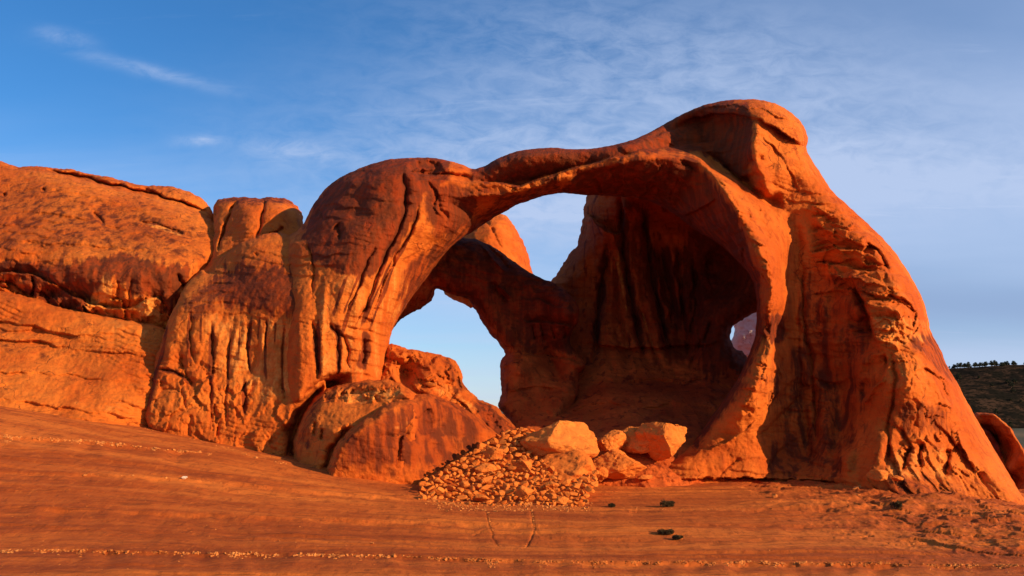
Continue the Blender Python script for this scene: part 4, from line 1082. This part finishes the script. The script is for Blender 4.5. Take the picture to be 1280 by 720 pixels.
# distant mesa
def mesa():
    xs = np.linspace(120, 900, 240, dtype=np.float32); ts = np.linspace(0, 1, 46, dtype=np.float32)
    X, Tt = np.meshgrid(xs, ts)
    top = 17.0 + 9.0 * np.clip((X - 200) / 120, -.3, 1.6) + 1.2 * noise3(X * .03, 1., 1.) + .8 * noise3(X * .12, 1., 1.) - 12 * (1 - sstep(120, 205, X)) 
    Y = 400 + 150 * Tt + 18 * fbm(X * .012, Tt * 3, 3., 4)
    Z = -12 + (top + 12) * sstep(-.15, .85, Tt) + (1.8 * fbm(X * .05, Tt * 7, 1., 5)) * np.minimum(1, (1 - Tt) * 6)
    back = Y[-1:] + 400; X2 = np.vstack([X, X[-1:]]); Y2 = np.vstack([Y, back]); Z2 = np.vstack([Z, Z[-1:] * 0 - 13])
    r, c = X2.shape; i = np.arange(r * c).reshape(r, c)
    q = np.stack([i[:-1, :-1], i[:-1, 1:], i[1:, 1:], i[1:, :-1]], -1).reshape(-1, 4)
    m = bpy.data.materials.new('scrubby_hillside'); m.use_nodes = True; t = NT(m.node_tree); b = t.n['Principled BSDF']
    pos = t.new('ShaderNodeNewGeometry').outputs['Position']
    n1 = t.noise(pos, .12, 8, .65); n2 = t.noise(pos, .6, 6, .7)
    c_ = t.mix(t.ramp(n1, .45, .6), (.018, .015, .011), (.07, .04, .024)); c_ = t.mix(t.ramp(n2, .48, .58), c_, (.010, .010, .007))  # scrub colours darkened further; cloud shade is put into the colour
    t.l.new(c_, b.inputs['Base Color']); b.inputs['Roughness'].default_value = 1; b.inputs['Specular IOR Level'].default_value = 0
    o = mesh_np('hills', np.stack([X2, Y2, Z2], -1).reshape(-1, 3), q, m); tag(o, kind='structure')
    return X, Y, Z
HX, HY, HZ = mesa()
proto = empty('juniper_tree', (0, 0, 0))
leaves('crown', [(0, 0, 1.9, 1.2, 1.2), (.7, .2, 1.5, .9, .8), (-.7, -.1, 1.4, .9, .8), (.1, .1, 2.8, .7, .7)], 420, .30, M_jun, proto, 40)
sticks('trunk', [((0, 0, -.4), (.1, 0, 1.2), .22, .14), ((.1, 0, 1.2), (.6, .1, 1.9), .12, .05), ((.1, 0, 1.2), (-.5, 0, 2.2), .12, .05)], M_bark, proto)
r = random.Random(3); first = True
for k in range(240):
    if k < 120:
        j = 45; i = int(np.interp(r.uniform(215, 325), HX[0], np.arange(HX.shape[1]))); j = r.choice([44, 43, 42, 41])
    else:
        j = int(r.uniform(2, 42)); i = int(np.interp(r.uniform(165, 330), HX[0], np.arange(HX.shape[1])))
    loc = (float(HX[j, i]), float(HY[j, i]), float(HZ[j, i])); sc = r.uniform(.4, 1.0)
    if first: e = proto; first = False
    else:
        e = proto.copy(); COL.objects.link(e)
        for ch in proto.children:
            c = ch.copy(); c.parent = e; COL.objects.link(c)
    e.location = loc; e.scale = (sc * 1.1, sc * 1.1, sc * r.uniform(.7, 1)); e.rotation_euler = (0, 0, r.uniform(0, 6))
    if k < 120: tag(e, 'tiny dark juniper in the row along the crest of the far hill', 'tree', 'junipers on the crest of the far hill')
    else: tag(e, 'tiny dark juniper scattered on the shaded slope of the far hill', 'tree', 'junipers on the slope of the far hill')

# ================================================================== camera, light, sky
cam = bpy.data.cameras.new('camera'); co_ = bpy.data.objects.new('camera', cam); COL.objects.link(co_); scene.camera = co_
cam.sensor_width = 36; cam.lens = 36 * F / 1280; cam.clip_end = 20000; cam.clip_start = .1
co_.location = (0, 0, 0); co_.rotation_euler = (R(90), 0, 0); cam.shift_y = (HV - 360) / 1280.

SUN_AZ, SUN_EL = R(62), R(20)       # to the right of straight-behind the camera, low
sd = Vector((math.sin(SUN_AZ) * math.cos(SUN_EL), -math.cos(SUN_AZ) * math.cos(SUN_EL), math.sin(SUN_EL)))
sun = bpy.data.lights.new('sun', 'SUN'); so = bpy.data.objects.new('sun', sun); COL.objects.link(so)
sun.energy = 5.0; sun.angle = R(.5); sun.color = (1, .70, .38)
so.rotation_euler = sd.to_track_quat('Z', 'Y').to_euler(); so.location = sd * 100

w = bpy.data.worlds.new('World'); scene.world = w; w.use_nodes = True
t = NT(w.node_tree); bg = t.n['Background']
sky = t.new('ShaderNodeTexSky', sky_type='NISHITA'); sky.sun_disc = False
sky.sun_elevation = SUN_EL
sky.sun_rotation = math.pi - SUN_AZ
sky.altitude = 1400; sky.air_density = 1.0; sky.dust_density = .3; sky.ozone_density = 5.0
gen = t.new('ShaderNodeTexCoord').outputs['Generated']
sep = t.new('ShaderNodeSeparateXYZ', inp={0: gen})
zz = t.math('ADD', t.math('MAXIMUM', sep.outputs[2], 0.0), .12)
px = t.math('DIVIDE', sep.outputs[0], zz); py = t.math('DIVIDE', sep.outputs[1], zz)
cmb = t.new('ShaderNodeCombineXYZ', inp={0: px, 1: py})
# thin high cloud: more of it to the right, a few streaks on the left
right = t.ramp(sep.outputs[0], -.25, .38)
thin = t.noise(t.scaled(cmb.outputs[0], (.35, .9, 1), rot=(0, 0, .45)), 1.0, 5, .5, .4)
wisp = t.noise(t.scaled(cmb.outputs[0], (.8, 4.5, 1), rot=(0, 0, -.25), off=(1.3, .7, 0)), 1.0, 8, .6, .6)
low = t.ramp(sep.outputs[2], .36, .02)
f1 = t.ramp(t.math('MULTIPLY_ADD', low, .22, t.math('MULTIPLY_ADD', right, .22, thin)), .38, .95)
f2 = t.math('MULTIPLY', t.ramp(wisp, .60, .80), .5)
# cloud sheets low on the right, and three small wisps on the left, placed by compass bearing and height
yy = t.math('MAXIMUM', sep.outputs[1], .05)
ta = t.math('DIVIDE', sep.outputs[0], yy); tb = t.math('DIVIDE', sep.outputs[2], yy)
tcmb = t.new('ShaderNodeCombineXYZ', inp={0: ta, 1: tb})
lay = t.noise(t.scaled(tcmb.outputs[0], (1.1, 8.5, 1), off=(.4, 2.2, 0), rot=(0, 0, .06)), 1.0, 5, .5, .3)
def hump(c, w_):
    e_ = t.math('DIVIDE', t.math('SUBTRACT', t.math('MULTIPLY_ADD', lay, .10, tb), c + .05), w_)
    return t.math('EXPONENT', t.math('MULTIPLY', t.math('MULTIPLY', e_, e_), -1.0))
hp = t.math('ADD', t.math('MULTIPLY', hump(.215, .08), .26), t.math('MULTIPLY', hump(.042, .013), .7))
f3 = t.math('MULTIPLY', t.math('MULTIPLY', hp, t.ramp(ta, .10, .36)), t.math('MULTIPLY_ADD', t.ramp(lay, .3, .7), .6, .4))
rag = t.noise(t.scaled(tcmb.outputs[0], (26, 60, 1), rot=(0, 0, .28)), 1.0, 6, .65, .5)
f4 = 0.0
for (u, v, ru, rv, rot, amp) in [(185, 88, 90, 8, 14, .42), (80, 46, 30, 9, 12, .45), (247, 176, 24, 6, -3, .8), (370, 188, 60, 14, 5, .35), (640, 210, 280, 100, 0, .50), (840, 70, 300, 70, 8, .34), (1080, 200, 260, 60, 4, .26)]:
    c0, s0 = math.cos(R(rot)), math.sin(R(rot))
    dx = t.math('SUBTRACT', ta, (u - UC) / F); dy = t.math('SUBTRACT', (HV - v) / F, tb)
    a_ = t.math('DIVIDE', t.math('MULTIPLY_ADD', dx, c0, t.math('MULTIPLY', dy, s0)), ru / F)
    b_ = t.math('DIVIDE', t.math('MULTIPLY_ADD', dy, c0, t.math('MULTIPLY', dx, -s0)), rv / F)
    g_ = t.math('EXPONENT', t.math('MULTIPLY', t.math('MULTIPLY_ADD', a_, a_, t.math('MULTIPLY', b_, b_)), -1.0))
    f4 = t.math('MULTIPLY_ADD', g_, amp, f4)
f4 = t.math('MULTIPLY', f4, t.ramp(rag, .18, .75))
f = t.math('MINIMUM', t.math('ADD', t.math('ADD', t.math('MULTIPLY', f1, .62), t.math('ADD', f3, f4)), t.math('MULTIPLY', f2, .8)), .85)
hs = t.new('ShaderNodeHueSaturation', inp={'Saturation': 1.16, 'Value': 1.6, 'Color': sky.outputs[0]})
c = t.mix(f, hs.outputs[0], (5.9, 7.1, 9.8))
c = t.mix(t.math('MULTIPLY', t.math('MULTIPLY', hump(.098, .045), t.ramp(ta, .15, .40)), .75), c, (2.9, 4.2, 6.9))
t.l.new(c, bg.inputs['Color']); bg.inputs['Strength'].default_value = .072
scene.view_settings.view_transform = 'Standard'; scene.view_settings.look = 'None'
scene.view_settings.exposure = 0.34; scene.view_settings.gamma = 1; scene.view_settings.use_curve_mapping = False
scene.cycles.max_bounces = 6; scene.cycles.diffuse_bounces = 4
scene.cycles.use_adaptive_sampling = True; scene.cycles.use_denoising = True
